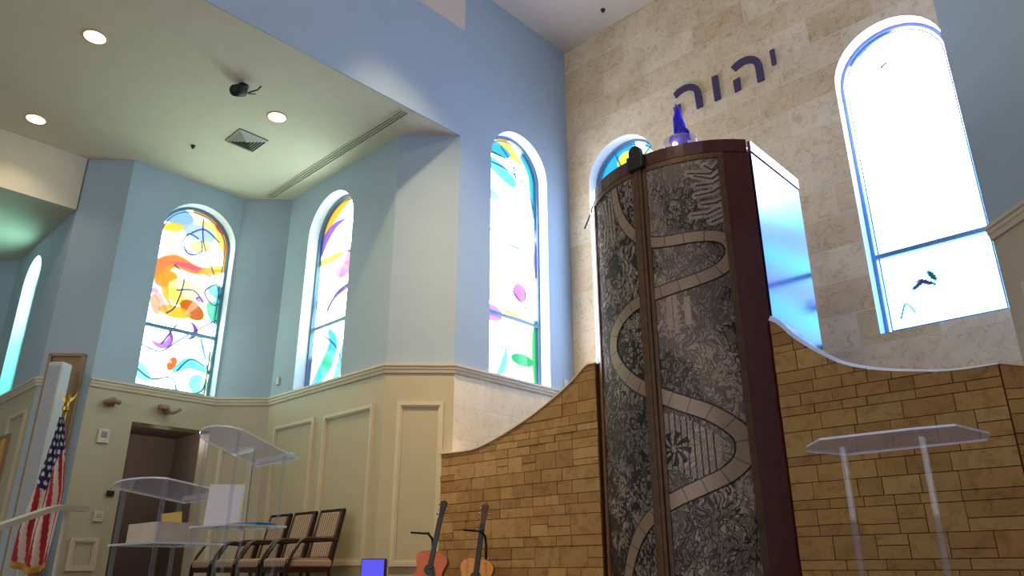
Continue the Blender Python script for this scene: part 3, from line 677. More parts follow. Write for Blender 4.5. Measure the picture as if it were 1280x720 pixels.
def door_art(X, Z):
    """returns colour (linear) and relief height"""
    wx = X+.05*(vnoise(X, Z, 1, 9)-.5)+.03*(vnoise(X, Z, 2, 22)-.5); wz = Z+.08*(vnoise(X, Z, 3, 8)-.5)+.03*(vnoise(X, Z, 4, 24)-.5)
    n1 = vnoise(wx*1.3, wz*.8, 5, 26); n2 = vnoise(wx*1.9+3, wz*.8, 6, 48)
    vein = np.minimum(np.abs(n1-.5)/.07, np.abs(n2-.5)/.10)          # thin engraved contours
    big = vnoise(X, Z, 7, 3.2)*.6+vnoise(X, Z, 8, 8)*.4
    patch = np.clip((vnoise(wx, wz*.7, 9, 15)*.55+vnoise(wx*1.5, wz, 10, 60)*.45-(.60-.22*(big > .52)))/.06, 0, 1)
    left = X < 0
    parch = np.array(lin((168, 150, 142))); dark = np.array(lin((26, 20, 26))); path = np.array(lin((156, 132, 118))); brown = np.array(lin((60, 42, 32)))
    grey = np.array(lin((112, 102, 104)))
    tone = np.clip(vnoise(X, Z, 12, 2.4)*1.4-.2, 0, 1)[..., None]
    C = parch*(1-tone)+grey*tone
    ln = np.clip(1.5-vein*.9, 0, 1)
    density = np.where(left, 1., .62+.36*np.clip((big-.42)/.1, 0, 1))
    dk = np.clip(np.maximum(ln*density, patch*np.where(left, .95, .55)), 0, 1)
    C = C*(1-dk[..., None])+dark*dk[..., None]; Hh = -.0025*dk
    # temples / columns at centre right
    for (cx_, z0, z1, wd) in ((.16, 2.28, 2.55, .018), (.20, 2.25, 2.58, .014), (.28, 2.30, 2.5, .02)):
        k = (np.abs(X-cx_) < wd) & (Z > z0-.35) & (Z < z1-.35); C[k] = parch*.9
    # balustrade
    D, T = seg_dist(X, Z, rail_px)
    zline = np.interp(X, [p[0] for p in rail_px[:4]], [p[1] for p in rail_px[:4]])
    inz = (X > .02) & (X < .40) & (Z < zline) & (Z > zline-.36)
    bl = inz & (np.abs((X*26) % 1-.5) < .10); C[inz] = C[inz]*.35+parch*.62; C[bl] = dark
    # flower/burst below the balustrade
    rr2 = np.hypot((X-.12), (Z-1.14)); ang = np.arctan2(Z-1.14, X-.12)
    bst = (rr2 < .11) & (np.sin(ang*9+rr2*30) > -.2) & (rr2 > .02); C[bst] = dark*1.3
    # hexagon shapes, top right
    for cs in DOOR_LINES:
        D, T = seg_dist(X, Z, cs); k2 = D < .028; C[k2] = C[k2]*.35+parch*.65
    for cs in DOOR_LINES:
        D, T = seg_dist(X, Z, cs); C[D < .0055] = dark
    # the stair path
    D, T = seg_dist(X, Z, spl(stair, 6)); wd = np.interp(Z, [.3, 1.3, 2.2, 3.3], [.043, .054, .046, .036])
    inside = D < wd; edge = (np.abs(D-wd) < .005); step = inside & ((T/.13) % 1 < .06)
    shade = .88+.22*vnoise(X, Z, 15, 6)
    C[inside] = path*shade[inside][:, None]*.92; Hh[inside] = .004; C[step] = C[step]*.35+brown*.65; C[edge] = brown*.6
    return C, Hh
def door(xa, xb, z0, z1, nx, nz, name='door'):
    x = np.linspace(xa, xb, nx+1); z = np.linspace(z0, z1, nz+1); X, Z = np.meshgrid(x, z)
    C, Hh = door_art(X, Z)
    an = np.arcsin(X/RA); R_ = RA+.004+Hh
    vx = R_*np.sin(an); vy = YC0+1.4-R_*np.cos(an)
    me = bpy.data.meshes.new(name); V = np.stack([vx, vy, Z], -1).reshape(-1, 3)
    idx = np.arange((nx+1)*(nz+1)).reshape(nz+1, nx+1)
    F_ = np.stack([idx[:-1, :-1], idx[:-1, 1:], idx[1:, 1:], idx[1:, :-1]], -1).reshape(-1, 4)
    me.from_pydata(V.tolist(), [], F_.tolist())
    ca = me.color_attributes.new('Col', 'FLOAT_COLOR', 'POINT'); buf = np.ones((len(V), 4), 'f'); buf[:, :3] = C.reshape(-1, 3); ca.data.foreach_set('color', buf.ravel())
    me.materials.append(M['engraved']); o = bpy.data.objects.new(name, me); COL.objects.link(o); o.parent = ark; return o
M['engraved'] = colattr('engraved_metal', .42, .25)
for (xa, xb, nm) in ((-.585, -.03, 'left'), (.03, .575, 'right')):
    dd = door(xa+.03, xb-.02, .30, HZ-.145, 190, 960, 'door_panel')
    if nm == 'right': dd['label'] = 'engraved metal panel with winding stair and balustrade'
    bm = B(); fwid = .032
    arcslab(bm, xa, xa+fwid, .28, HZ-.105, -.02, .012, 3); arcslab(bm, xb-fwid, xb, .28, HZ-.105, -.02, .012, 3)
    arcslab(bm, xa+fwid, xb-fwid, HZ-.145, HZ-.105, -.02, .012, 12); arcslab(bm, xa+fwid, xb-fwid, .24, .30, -.02, .012, 12)
    fr = obj('door_frame', bm, M['bronze'], ark)
bm = B(); arcslab(bm, -.032, .032, .24, HZ-.10, .0, .028, 4); arcslab(bm, -.006, .006, .24, HZ-.10, .026, .034, 2)
obj('centre_post', bm, M['bronze'], ark)
bm = B(); arcslab(bm, -.71, .71, 0, .24, -.04, .02, 20); obj('plinth', bm, M['maroon'], ark)
# latch with rounded head on top of the centre post
bm = B()
c0 = arcp(0, .03)-AO
box(bm, c0+Vector((0, -.0, HZ-.06)), (.14, .06, .12), bev=.012)
prism(bm, [c0+Vector((x, -.02, HZ+z)) for x, z in [(-.05, -.03), (.05, -.03), (.05, .03)]+[(.05*math.cos(PI*k/10), .03+.05*math.sin(PI*k/10)) for k in range(1, 10)]+[(-.05, .03)]], (0, .04, 0))
obj('latch', bm, M['dark'], ark)
bm = B(); hp = arcp(-.68, .01)-AO; tube(bm, [hp+Vector((-.01, 0, HZ-.13)), hp+Vector((-.06, -.02, HZ-.25))], .006); obj('hinge_pin', bm, M['dark'], ark)

# eternal lamp on the ark
lx, ly, lz = 2.70, -1.98, HZ+.002
lamp = empty('eternal_lamp', (lx, ly, lz), label='cobalt blue glass flame lamp in a clear bowl on top of the ark', cat='lamp'); lamp.scale = (1.2, 1.2, 1.15)
bm = B(); lathe(bm, [(.04, 0), (.055, .012), (.085, .03), (.108, .07), (.112, .11), (.104, .115), (.10, .07), (.08, .04), (.02, .02)], closed=False); obj('bowl', bm, M['bowl'], lamp, True)
bm = B(); lathe(bm, [(.04, .01), (.05, .03), (.056, .07), (.052, .12), (.048, .15), (.04, .16)], n=18); obj('inner_cup', bm, M['cobalt'], lamp, True)
bm = B()
rl2 = random.Random(4)
for k in range(9):
    a = 2*PI*k/9; r0 = .038; h = [.36, .28, .24, .32, .22, .30, .26, .34, .24][k]
    b0 = Vector((r0*math.cos(a), r0*math.sin(a), .12)); pts = []
    for q in range(7):
        t = q/6; pts.append(b0*(1-t*.75)*1+Vector((.014*math.sin(t*6+a)*1, .012*math.cos(t*5+a), t*h*.7)))
    tube(bm, pts, [.022, .026, .024, .02, .014, .008, .002], 7)
tube(bm, [(0, 0, .12), (.004, 0, .22), (-.006, 0, .30), (.004, 0, .36), (-.014, 0, .42)], [.046, .04, .03, .016, .002], 9)
obj('flame', bm, M['cobalt'], lamp, True)
bm = B(); bmesh.ops.create_icosphere(bm, subdivisions=2, radius=.016, matrix=Matrix.Translation((.01, -.088, .05))); obj('bulb', bm, M['flamelight'], lamp, True)

# ================================================================== HEBREW LETTERS
def wl(px, py, y=-.0):
    dr = fw+rt*((px-640)/FPX)-up*((py-360)/FPX); t = (y-CAM.y)/dr.y; p = CAM+dr*t; return (p.x, p.z)
def letter(name, polys, label):
    root = empty(name, (wl(*[820+polys[0][0][0]/6, 40+polys[0][0][1]/6])[0], -.001, 5.08), label=label, cat='letter', group='metal letters on the stone wall')
    bm = B()
    for pl in polys:
        pts = [wl(820+x/6, 40+y/6) for x, y in pl]
        prism(bm, [Vector((x, -.001, z))-root.location for x, z in pts], (0, -.02, 0))
    me = bpy.data.meshes.new(name); bmesh.ops.recalc_face_normals(bm, faces=bm.faces); bm.to_mesh(me); bm.free(); me.materials.append(M['letter'])
    loc = root.location.copy(); bpy.data.objects.remove(root)
    o = bpy.data.objects.new(name, me); COL.objects.link(o); o.location = loc
    tag(o, label, 'letter', 'metal letters on the stone wall')
he1 = [[(135, 468), (165, 436), (200, 412), (235, 398), (270, 393), (300, 398), (322, 412), (338, 440), (346, 475), (357, 560), (312, 582), (301, 510), (294, 465), (285, 448), (265, 440), (238, 441), (210, 453), (180, 474), (155, 500)], [(138, 572), (185, 543), (194, 640), (150, 652)]]
he2 = [[(567, 270), (600, 236), (640, 206), (680, 190), (720, 184), (755, 190), (782, 208), (797, 240), (806, 285), (818, 360), (768, 383), (760, 335), (752, 285), (742, 252), (722, 238), (692, 238), (660, 250), (625, 274), (597, 300)], [(582, 372), (631, 343), (642, 436), (597, 458)]]
letter('letter_yod', [[(856, 147), (888, 130), (907, 243), (875, 258)]], 'small hanging yod, rightmost metal letter on the stone wall')
letter('letter_he', he2, 'arched he, metal letter just left of the small hanging yod')
letter('letter_vav', [[(421, 345), (466, 324), (491, 503), (446, 523)]], 'straight vertical vav, metal letter between the two arched letters')
letter('letter_he', he1, 'arched he, leftmost metal letter behind the blue flame lamp')

# ================================================================== CEILING FIXTURES
for (x, y, lb) in ((-1.13, -5.08, 'round recessed ceiling lamp nearest the top left, lit warm white'), (-2.92, -5.04, 'round recessed ceiling lamp nearest the far left beam, lit warm white'), (-1.10, -3.34, 'round recessed ceiling lamp beside the square air vent')):
    r = empty('ceiling_lamp', (x, y, ZC), label=lb, cat='ceiling lamp', group='recessed lamps in the bay ceiling')
    bm = B(); lathe(bm, [(.085, -.004), (.105, -.006), (.108, 0), (.085, 0)], closed=False); obj('trim_ring', bm, M['orangewood'] if 0 else plain('warm_lamp_ring', (224, 180, 130), .4), r, True)
    bm = B(); lathe(bm, [(.001, -.005), (.086, -.005), (.086, .0)], closed=False); obj('lens', bm, M['can'], r)
    l = bpy.data.lights.new('ceiling_lamp_light', 'SPOT'); l.energy = 26; l.color = (1, .82, .58); l.spot_size = math.radians(120); l.spot_blend = .8; l.shadow_soft_size = .08
    lo = bpy.data.objects.new('ceiling_lamp_light', l); COL.objects.link(lo); lo.location = (x, y, ZC-.03)
def small_fix(name, label, cat, loc, f):
    r = empty(name, loc, label=label, cat=cat); f(r); return r
def f_cam(r):
    bm = B(); lathe(bm, [(.05, 0), (.05, -.02), (.02, -.03), (.02, -.07)], n=16); obj('mount', bm, M['dark'], r)
    bm = B(); tube(bm, [(0, .0, -.06), (.03, -.06, -.10), (.05, -.10, -.13)], [.055, .06, .055], 14); obj('housing', bm, M['dark'], r, True)
    bm = B(); tube(bm, [(.04, .04, -.08), (.12, .09, -.06), (.14, .11, -.02)], .008, 6); tube(bm, [(.05, .03, -.10), (.11, .08, -.11)], .005, 6); obj('cable', bm, M['dark'], r)
small_fix('ceiling_camera', 'small black camera hanging from the bay ceiling', 'camera', (-.85, -3.84, ZC), f_cam)
def f_vent(r):
    bm = B(); s = .165
    for q in range(4):
        a = q*PI/2; R_ = Matrix.Rotation(a, 3, 'Z')
        for k in range(6):
            o_ = s-.027*k
            v = [R_ @ Vector(p) for p in ((-o_, -o_, -.008-.000*k), (o_, -o_, -.008), (o_-.02, -o_+.02, -.026), (-o_+.02, -o_+.02, -.026))]
            bm.faces.new([bm.verts.new(p) for p in v])
    obj('louvres', bm, M['white'], r)
    bm = B(); box(bm, (0, 0, .0), (.33, .33, .006)); obj('backing', bm, plain('vent_shadow_gap', (60, 62, 60), .8), r)
small_fix('ceiling_vent', 'square white louvred air vent in the bay ceiling', 'vent', (-1.73, -3.34, ZC-.004), f_vent)
def f_slot(r):
    bm = B()
    for dy in (-.045, -.015, .015, .045): box(bm, (0, dy, -.006), (2.68, .009, .012))
    box(bm, (-1.34, 0, -.006), (.01, .1, .012)); box(bm, (1.34, 0, -.006), (.01, .1, .012)); obj('slot_frame', bm, M['ceil'], r)
    bm = B(); box(bm, (0, 0, -.001), (2.67, .09, .003)); obj('slot_gap', bm, plain('slot_shadow_gap', (120, 122, 112), .8), r)
small_fix('linear_diffuser', 'long narrow slot air diffuser along the bay ceiling', 'vent', (-1.4, -2.50, ZC-.002), f_slot)
bm = B(); lathe(bm, [(.025, 0), (.022, -.015), (.008, -.018), (.008, -.03), (.016, -.032)], n=12); o = obj('sprinkler', bm, M['dark'], None, True); o.location = (-2.26, -3.69, ZC); tag(o, 'tiny sprinkler head in the bay ceiling', 'sprinkler')
bm = B(); lathe(bm, [(.03, 0), (.026, -.015), (.01, -.018), (.01, -.03), (.02, -.032)], n=12); o = obj('sprinkler', bm, M['dark'], None, True); o.location = (.87, -.3, ZM); tag(o, 'tiny dark sprinkler head in the high ceiling above the stone wall', 'sprinkler')

# wall fixtures on the bay's left wall
XW = -3.03
def onbay(y, z): return (XW, y, z)
def f_br(r, k):
    bm = B(); box(bm, (.012, 0, 0), (.024, .07, .08), bev=.004); obj('wall_plate', bm, M['tan'], r)
    bm = B()
    if k: box(bm, (.06, -.05, .02), (.08, .10, .05), bev=.008); tube(bm, [(.03, .0, -.02), (.08, .05, -.03), (.10, .12, .02)], .018, 8)
    else: tube(bm, [(.03, -.08, -.02), (.07, 0, .02), (.06, .07, .0)], [.022, .035, .025], 8)
    obj('bracket_arm', bm, plain('pinkish_bracket', (150, 116, 108), .5), r, True)
small_fix('wall_bracket', 'small pinkish wall bracket above the thermostat', 'bracket', onbay(-3.78, 2.03), lambda r: f_br(r, 0))
small_fix('wall_bracket', 'wider wall bracket above the dark doorway', 'bracket', onbay(-3.22, 2.03), lambda r: f_br(r, 1))
def plate(name, label, cat, y, z, w, h, mat, mat2):
    r = empty(name, onbay(y, z), label=label, cat=cat)
    bm = B(); box(bm, (.010, 0, 0), (.02, w, h), bev=.004); obj('cover', bm, mat, r)
    bm = B(); box(bm, (.022, 0, h*.1), (.006, w*.5, h*.4), bev=.001); obj('face', bm, mat2, r)
plate('thermostat', 'cream thermostat box beside the doorway', 'thermostat', -3.79, 1.69, .11, .14, M['white'], plain('grey_face', (150, 146, 134), .5))
plate('control_panel', 'small black control plate beside the doorway', 'control', -3.63, 1.14, .07, .055, M['dark'], M['dark'])
plate('light_switch', 'cream light switch low beside the doorway', 'switch', -3.70, .92, .09, .10, M['white'], M['cream'])
r = empty('motion_sensor', (-2.44, -2.26, 2.42), label='small cream sensor on blue wall above the rail', cat='sensor')
bm = B(); box(bm, (0, -.012, 0), (.05, .024, .09), bev=.005); obj('cover', bm, M['white'], r)
r = empty('motion_sensor', (0, -.17, 2.34), label='small white sensor in the corner beside the tall chancel window', cat='sensor')
bm = B(); box(bm, (.012, 0, 0), (.024, .05, .09), bev=.005); obj('cover', bm, M['white'], r)

# picture on the side bay wall
r = empty('framed_picture', (-4.2, -4.38, 1.5), label='orange framed picture at the left edge of the view', cat='picture')
bm = B(); box(bm, (0, -.012, 0), (.5, .02, .45)); obj('print', bm, M['orange'], r)
bm = B()
for c, s_ in (((0, -.015, .235), (.54, .03, .03)), ((0, -.015, -.235), (.54, .03, .03)), ((.255, -.015, 0), (.03, .03, .44)), ((-.255, -.015, 0), (.03, .03, .44))): box(bm, c, s_)
obj('frame', bm, M['tan'], r)

# ================================================================== COLUMN SPEAKER AND FLAG
r = empty('column_speaker', (-2.93, -4.33, 0), math.radians(38), label='tall slim pale column loudspeaker standing behind the flag', cat='loudspeaker')
bm = B(); box(bm, (0, 0, 1.30), (.15, .14, 2.04), bev=.012); obj('cabinet', bm, M['speaker'], r)
bm = B(); box(bm, (.0, -.072, 1.30), (.12, .012, 1.96), bev=.003); obj('grille', bm, plain('speaker_grille', (170, 176, 186), .6, noise=.2, scale=90), r)
bm = B(); box(bm, (0, 0, .14), (.10, .10, .28)); box(bm, (0, 0, .02), (.24, .24, .04), bev=.008); obj('base', bm, M['dark'], r)

fx, fy = -2.58, -4.30
flag = empty('flagpole', (fx, fy, 0), label='gold-tipped flagpole in front of the bay pier', cat='flagpole')
bm = B(); tube(bm, [(0, 0, .04), (0, 0, 1.80)], .013, 10); obj('pole', bm, M['gold'], flag, True)
bm = B(); lathe(bm, [(.14, 0), (.14, .02), (.05, .05), (.03, .1)], n=20); obj('base', bm, M['gold'], flag, True)
bm = B(); lathe(bm, [(.006, 1.79), (.03, 1.81), (.03, 1.84), (.012, 1.86)], n=12)
for s_ in (-1, 1):
    a = [Vector((0, 0, 1.86)), rt*s_*.05+Vector((0, 0, 1.91)), rt*s_*.085+Vector((0, 0, 1.99)), rt*s_*.045+Vector((0, 0, 1.93)), Vector((0, 0, 1.93))]
    prism(bm, [Vector((p.x, p.y, p.z)) for p in a], f0*.012)
tube(bm, [(0, 0, 1.85), (0, 0, 1.95), tuple(rt*.02+Vector((0, 0, 1.975)))], [.018, .018, .006], 8)
obj('eagle_finial', bm, M['gold'], flag)
# draped flag
nu, nv = 60, 110
me = bpy.data.meshes.new('national_flag'); V = []; Cc = []
rtn = Vector((math.cos(YAW), math.sin(YAW), 0)); fn = Vector((-math.sin(YAW), math.cos(YAW), 0))
for j in range(nv+1):
    t = j/nv; z = 1.74-1.27*t
    lw = -.02-.115*min(1, t*1.3)**1.2; rw = .015+.16*min(1, t*2.0)**.8-.04*max(0, t-.75)
    zb = z
    for i in range(nu+1):
        s_ = i/nu; x = lw+(rw-lw)*s_
        fold = .035*math.sin(s_*13+t*1.5)*(.3+t)
        sag = -.10*t*(1-abs(s_-.55)*1.3)
        p = rtn*x-fn*(.03+fold+.03*t)+Vector((0, 0, zb+sag*.8)); V.append(tuple(p))
        q = s_+.18*t
        canton = (t < .36+.14*math.sin(s_*5+.6)) 
        if canton:
            c = lin((34, 34, 84))
            gu, gv = s_*6+.3*math.sin(t*20), t*19
            if math.hypot((gu+(int(gv) % 2)*.5) % 1-.5, (gv % 1-.5)*1.1) < .30: c = lin((215, 212, 222))
        else:
            k = int((s_*1.0-t*.35+2)*9) % 2
            c = lin((168, 40, 48)) if k else lin((222, 205, 200))
        if t > .955: c = lin((196, 150, 66))
        Cc.append((*c, 1))
me.from_pydata(V, [], [(j*(nu+1)+i, j*(nu+1)+i+1, (j+1)*(nu+1)+i+1, (j+1)*(nu+1)+i) for j in range(nv) for i in range(nu)])
ca = me.color_attributes.new('Col', 'FLOAT_COLOR', 'POINT'); ca.data.foreach_set('color', np.array(Cc, 'f').ravel())
me.materials.append(colattr('flag_cloth', .8))
o = bpy.data.objects.new('national_flag', me); COL.objects.link(o); o.location = (fx, fy, 0)
for p in me.polygons: p.use_smooth = True
sm = o.modifiers.new('thickness', 'SOLIDIFY'); sm.thickness = .004
tag(o, 'draped red and white striped flag with starred blue corner on the flagpole', 'flag')

# ================================================================== CHAIRS
def make_chair(loc, rz, label, low=False, first=True):
    r = empty('armchair', loc, rz, label=label, cat='chair', group='striped armchairs lined along the wainscot')
    bm = B(); box(bm, (0, -.02, .475), (.38, .46, .085), bev=.025); obj('seat', bm, M['stripe'], r)
    top = .93 if not low else .70
    th = math.radians(13); Rb = Matrix.Rotation(-th, 3, 'X')
    def bk(x, h, y=0): return Vector((x, .19, .47))+Rb @ Vector((0, y, h))
    def panel(z0, z1):
        bm = B(); h = (z1-z0)/math.cos(th); c = bk(0, (z0+z1)/2/math.cos(th)-.47/math.cos(th), .0); box(bm, c, (.31, .045, h), Rb, bev=.014); return bm
    if not low: obj('backrest', panel(.69, .915), M['stripe'], r)
    obj('lower_backrest', panel(.52, .655), M['stripe'], r)
    bm = B(); ht = (top-.47)/math.cos(th)
    for s_ in (-1, 1): bar(bm, bk(s_*.17, -.06), bk(s_*.17, ht), .03, .035)
    bar(bm, bk(-.185, ht), bk(.185, ht), .025, .025)
    bar(bm, bk(-.17, (.67-.47)/math.cos(th)), bk(.17, (.67-.47)/math.cos(th)), .024, .025)
    obj('back_frame', bm, M['darkwood'], r)
    for s_ in (-1, 1):
        bm = B(); a = bk(s_*.185, (.67-.47)/math.cos(th))
        tube(bm, [a, a+Vector((0, -.12, .005)), Vector((s_*.20, -.08, .675)), Vector((s_*.20, -.13, .655)), Vector((s_*.20, -.20, .55)), Vector((s_*.20, -.235, .46))], .014, 8); obj('armrest', bm, M['darkwood'], r, True)
        bm = B(); bar(bm, (s_*.19, -.235, .47), (s_*.19, -.25, 0), .032); obj('leg', bm, M['darkwood'], r)
        bm = B(); tube(bm, [(s_*.17, .185, .47), (s_*.17, .21, .25), (s_*.17, .29, 0)], [.019, .017, .014], 8); obj('leg', bm, M['darkwood'], r, True)
    bm = B(); box(bm, (0, -.24, .425), (.38, .025, .045)); box(bm, (0, .18, .425), (.36, .025, .045)); box(bm, (-.19, -.03, .425), (.025, .42, .045)); box(bm, (.19, -.03, .425), (.025, .42, .045)); obj('seat_rail', bm, M['darkwood'], r)
    return r
for k, (x, lb, lo_) in enumerate(((-.93, 'striped armchair at the right end of the row, nearest the guitars', False), (-1.38, 'second striped armchair from the right end of the row', False), (-1.83, 'third striped armchair from the right, beside the clear lectern', False), (-2.30, 'low-backed striped armchair at the left end of the row', True))):
    make_chair((x, -2.70, 0), 0, lb, lo_)

# ================================================================== GUITARS
def guitar_outline(n=64):
    # half widths along the body axis, t 0 bottom .. 1 neck joint, length .48
    pts = [(0, 0), (.02, .09), (.06, .145), (.12, .185), (.2, .198), (.27, .185), (.33, .155), (.375, .125), (.41, .118), (.45, .124), (.5, .138), (.54, .142), (.58, .13), (.61, .10), (.63, .05)]
    pts = [(z*.78, w_*.98) for z, w_ in pts]
    P = spl([(w_, z) for z, w_ in pts], 4)
    return P+[(-x, z) for x, z in P[::-1][1:-1]]
def make_guitar(loc, rz, tilt, back, label, top, head):
    r = empty('acoustic_guitar', loc, 0, label=label, cat='guitar')
    r.rotation_euler = (back, tilt, rz); r.scale = (.92,)*3
    ol = guitar_outline()
    bm = B(); prism(bm, [(x, 0, z) for x, z in ol], (0, .095, 0)); obj('body', bm, M['guitarside'], r)
    bm = B(); prism(bm, [(x*.985, -.004, .003+z*.985) for x, z in ol], (0, .004, 0)); obj('soundboard', bm, top, r)
    bm = B(); lathe(bm, [(.001, 0), (.048, 0), (.048, .002), (.001, .002)], n=24, closed=False)
    for v in bm.verts: v.co = Vector((v.co.x, -.0045-v.co.z, v.co.y+.335))
    obj('soundhole', bm, M['ebony'], r)
    bm = B(); prism(bm, [(.03, -.0045, .34), (.055, -.0045, .32), (.085, -.0045, .26), (.07, -.0045, .21), (.045, -.0045, .25), (.025, -.0045, .28)], (0, -.002, 0)); obj('pickguard', bm, M['ebony'], r)
    bm = B(); box(bm, (0, -.009, .155), (.15, .012, .028), bev=.004); obj('bridge', bm, M['ebony'], r)
    bm = B(); box(bm, (0, -.0035, .555), (.044, .020, .43), bev=.003); obj('neck', bm, M['ebony'], r)
    bm = B(); 
    prism(bm, [(-.020, .004, .77), (.020, .004, .77), (.030, .012, .92), (.008, .012, .935), (-.030, .012, .92)], (0, .016, 0))
    obj('headstock', bm, head, r)
    for s_ in (-1, 1):
        for k in range(3):
            bm = B(); tube(bm, [(s_*.02, .015, .805+.042*k), (s_*.036, .015, .805+.042*k)], .003, 6); tube(bm, [(s_*.036, .012, .805+.042*k), (s_*.045, .013, .808+.042*k)], .007, 6); obj('tuner', bm, M['ebony'], r)
    return r
def make_stand(loc, rz, label):
    r = empty('guitar_stand', loc, rz, label=label, cat='stand')
    bm = B(); tube(bm, [(.05, .14, .12), (.05, .13, .60), (.045, .12, .66), (.02, .07, .70), (-.02, .06, .70)], .010, 8); obj('upright', bm, M['dark'], r, True)
    bm = B(); tube(bm, [(-.02, .06, .70), (-.09, .05, .705), (-.10, .0, .705)], .008, 8); tube(bm, [(.03, .065, .70), (.045, .0, .70)], .008, 8); obj('neck_yoke', bm, M['dark'], r, True)
    for a in (-90, 30, 150):
        bm = B(); tube(bm, [(.05, .14, .15), (.05+.25*math.cos(math.radians(a)), .14+.25*math.sin(math.radians(a)), .012)], .009, 8); obj('leg', bm, M['dark'], r, True)
    bm = B(); tube(bm, [(-.12, -.06, .16), (-.12, .02, .12), (.05, .14, .14), (.14, .02, .12), (.14, -.06, .16)], .009, 8); obj('cradle', bm, M['dark'], r, True)
gz = math.radians(35)
make_guitar((.29, -2.34, .12), gz, math.radians(9), math.radians(-7), 'amber acoustic guitar with dark headstock on a stand, left of the pair', M['orangewood'], M['ebony'])
make_stand((.27, -2.33, 0), gz, 'black guitar stand holding the amber guitar')
make_guitar((.80, -2.30, .06), gz, math.radians(6), math.radians(-7), 'pale honey acoustic guitar on a stand against the stone wall', M['palewood'], M['guitarside'])
make_stand((.86, -2.30, 0), gz, 'black guitar stand holding the pale honey guitar')

# small lit stage light
r = empty('stage_light', (-.20, -2.46, .0), math.radians(40), label='small box light with violet-blue lit face near the guitars', cat='light')
bm = B(); box(bm, (0, .04, .43), (.20, .08, .16), bev=.006); obj('housing', bm, M['dark'], r)
bm = B(); box(bm, (0, -.004, .43), (.185, .008, .145)); obj('lens', bm, M['screen'], r)
bm = B(); tube(bm, [(0, .04, .02), (0, .04, .36)], .012, 8); lathe(bm, [(.12, 0), (.12, .015), (.02, .03)], (0, .04, 0), n=16); obj('stand', bm, M['dark'], r)

# ================================================================== ACRYLIC LECTERNS
def slab(bm, top, th=.010):
    n = len(top); a = [bm.verts.new(Vector(p)) for p in top]; b = [bm.verts.new(Vector(p)-Vector((0, 0, th))) for p in top]
    f = bm.faces.new(a); f.material_index = 0; f = bm.faces.new(b[::-1]); f.material_index = 0
    for i in range(n): f = bm.faces.new((a[i], b[i], b[(i+1) % n], a[(i+1) % n])); f.material_index = 1
def rounded_front(x0, x1, yf, yb, zf, zb, bow=.07, n=12):
    """top outline: bowed front edge (towards -Y), straight sides and back; z falls from front to back"""
    pts = []
    for k in range(n+1):
        t = k/n; x = x0+(x1-x0)*t; y = yf+bow-bow*math.sin(PI*t)**.6
        pts.append((x, y))
    pts += [(x1, yb), (x0, yb)]
    return [(x, y, zf+(zb-zf)*(y-yf)/(yb-yf)) for x, y in pts]
def lectern(label, x0, x1, yf, yb, zf, zb, legs, shelf=None, bow=.07, outline=None, lip=True):
    cx_, cy_ = (x0+x1)/2, (yf+yb)/2; r = empty('lectern', (cx_, cy_, 0), label=label, cat='lectern', group='clear acrylic lecterns'); O = Vector((cx_, cy_, 0))
    top = [Vector(p)-O for p in (outline or rounded_front(x0, x1, yf, yb, zf, zb, bow))]
    bm = B(); slab(bm, top); obj('lectern_top', bm, [M['acryltop'], M['acryledge']], r)
    if lip:
        bm = B(); bar(bm, Vector((x0+.02, yb-.02, zb+.02))-O, Vector((x1-.02, yb-.02, zb+.02))-O, .012, .03); obj('book_lip', bm, M['acryledge'], r)
    for (lx0, ly0, w_, dpt) in legs:
        zt = zf+(zb-zf)*(ly0-yf)/(yb-yf)-.016
        bm = B(); box(bm, Vector((lx0, ly0, zt/2))-O, (w_, dpt, zt), bev=.003); obj('leg', bm, M['acryl'], r)
    bm = B(); box(bm, Vector((cx_, cy_, .01))-O, ((x1-x0)*.9, (yb-yf)*.9, .02), bev=.004); obj('base', bm, M['acryl'], r)
    if shelf:
        bm = B(); sx0, sx1, sy0, sy1, sz = shelf
        slab(bm, [Vector(p)-O for p in ((sx0, sy0, sz), (sx1, sy0, sz), (sx1, sy1, sz), (sx0, sy1, sz))], .012); obj('shelf', bm, [M['acryltop'], M['acryledge']], r)
    return r
lectern('clear acrylic lectern at far left with a box of papers on its shelf', -.31, .51, -4.63, -4.05, .95, .87,
        [(-.22, -4.50, .012, .03), (.42, -4.50, .012, .03), (-.22, -4.12, .012, .03), (.42, -4.12, .012, .03)], (-.26, .46, -4.53, -4.09, .575), .10)
lectern('taller tilted acrylic lectern standing left of the chairs, with white sheets on its shelf', .64, 1.13, -4.50, -4.03, 1.20, 1.04,
        [(.68, -4.40, .008, .02), (1.09, -4.40, .008, .02), (.68, -4.10, .008, .02), (1.09, -4.10, .008, .02)], (.66, 1.11, -4.42, -4.05, .655), .10)
R_out = [(3.75, -2.80, 1.0), (4.16, -2.79, 1.0), (4.33, -2.76, 1.0), (4.40, -2.52, .985), (4.36, -2.40, .975), (3.74, -2.44, .965), (3.58, -2.56, .985), (3.63, -2.68, .99)]
lectern('wide clear acrylic lectern in front of the right stone screen wall', 3.62, 4.38, -2.82, -2.40, 1.0, .965,
        [(3.80, -2.66, .028, .028), (4.17, -2.70, .028, .028)], None, outline=R_out, lip=False)

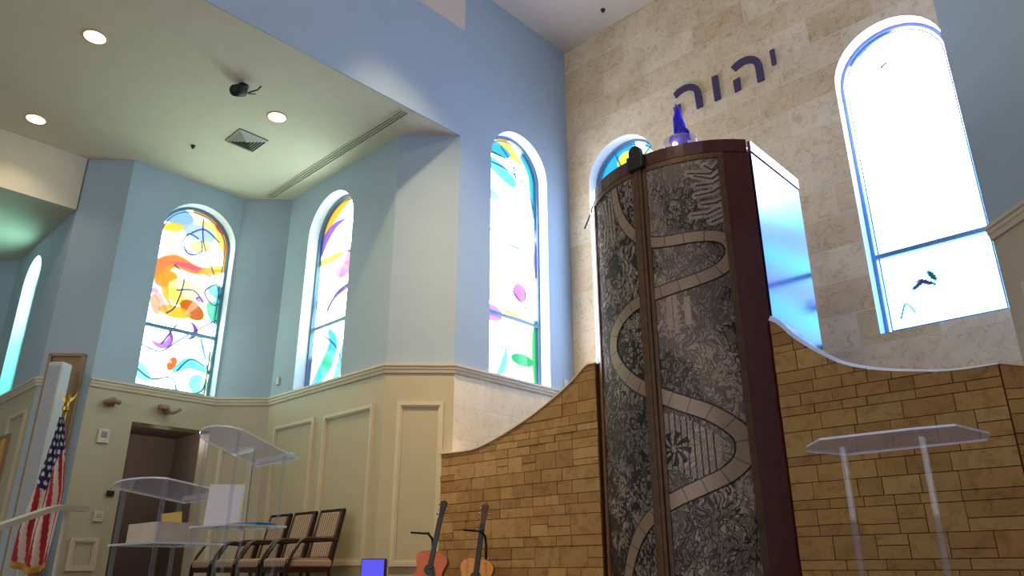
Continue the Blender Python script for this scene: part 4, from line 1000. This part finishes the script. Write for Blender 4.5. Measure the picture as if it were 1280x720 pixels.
# things on the lecterns
r = empty('paper_box', (.06, -4.32, .577), label='pale shallow box of papers on the left lectern shelf', cat='box')
bm = B()
for c, s_ in (((0, 0, .004), (.46, .26, .008)), ((0, -.13, .06), (.46, .006, .12)), ((0, .13, .06), (.46, .006, .12)), ((-.23, 0, .06), (.006, .26, .12)), ((.23, 0, .06), (.006, .26, .12))): box(bm, c, s_)
obj('tray', bm, plain('cream_card', (214, 198, 182), .7, noise=.15, scale=5), r)
bm = B(); box(bm, (-.01, .02, .05), (.40, .18, .09), bev=.004); obj('paper_stack', bm, M['paper'], r)
o_ = B(); box(o_, (0, 0, 0), (.30, .012, .16), Matrix.Rotation(math.radians(8), 3, 'X'), bev=.003)
o = obj('manila_folder', o_, M['yellow']); o.location = (-.03, -4.235, .665+.03); tag(o, 'yellow manila folder standing in the paper box', 'folder')
r = empty('presentation_binder', (.77, -4.28, .656), math.radians(44), label='white upright sheet holder on the tall lectern shelf', cat='binder')
bm = B(); box(bm, (0, 0, .12), (.20, .008, .24), Matrix.Rotation(math.radians(-6), 3, 'X')); obj('sheet', bm, M['paper'], r)
bm = B(); box(bm, (.107, 0, .12), (.014, .02, .245), Matrix.Rotation(math.radians(-6), 3, 'X')); obj('spine', bm, plain('cream_spine', (226, 220, 190), .5), r)
o_ = B(); box(o_, (0, 0, .006), (.20, .14, .012), bev=.003); o = obj('booklet', o_, M['bluefoil']); o.location = (1.0, -4.2, .656); o.rotation_euler = (0, 0, .3); tag(o, 'blue covered booklet lying on the tall lectern shelf', 'booklet')

# handrail at the left edge
r = empty('handrail', (.38, -5.06, 0), label='cream handrail rising from the left edge of the view', cat='handrail')
def atD(px, py, D):
    dr = fw+rt*((px-640)/FPX)-up*((py-360)/FPX); return CAM+dr*(D/math.hypot(dr.x, dr.y))
O = r.location
pts = [atD(-130, 690, 4.1)-O, atD(0, 658, 4.8)-O, atD(62, 637, 5.0)-O, atD(78, 634, 5.05)-O, atD(108, 637, 5.15)-O]
bm = B()
for a, b in zip(pts, pts[1:]): bar(bm, a, b, .05, .028)
obj('rail', bm, M['trim'], r)
bm = B(); q = atD(84, 640, 5.06)-O; tube(bm, [(q.x, q.y, 0), (q.x, q.y, q.z)], .014, 8); obj('post', bm, M['trim'], r)
bm = B(); q = pts[1]; tube(bm, [(q.x, q.y, 0), (q.x, q.y, q.z)], .014, 8); obj('post', bm, M['trim'], r)
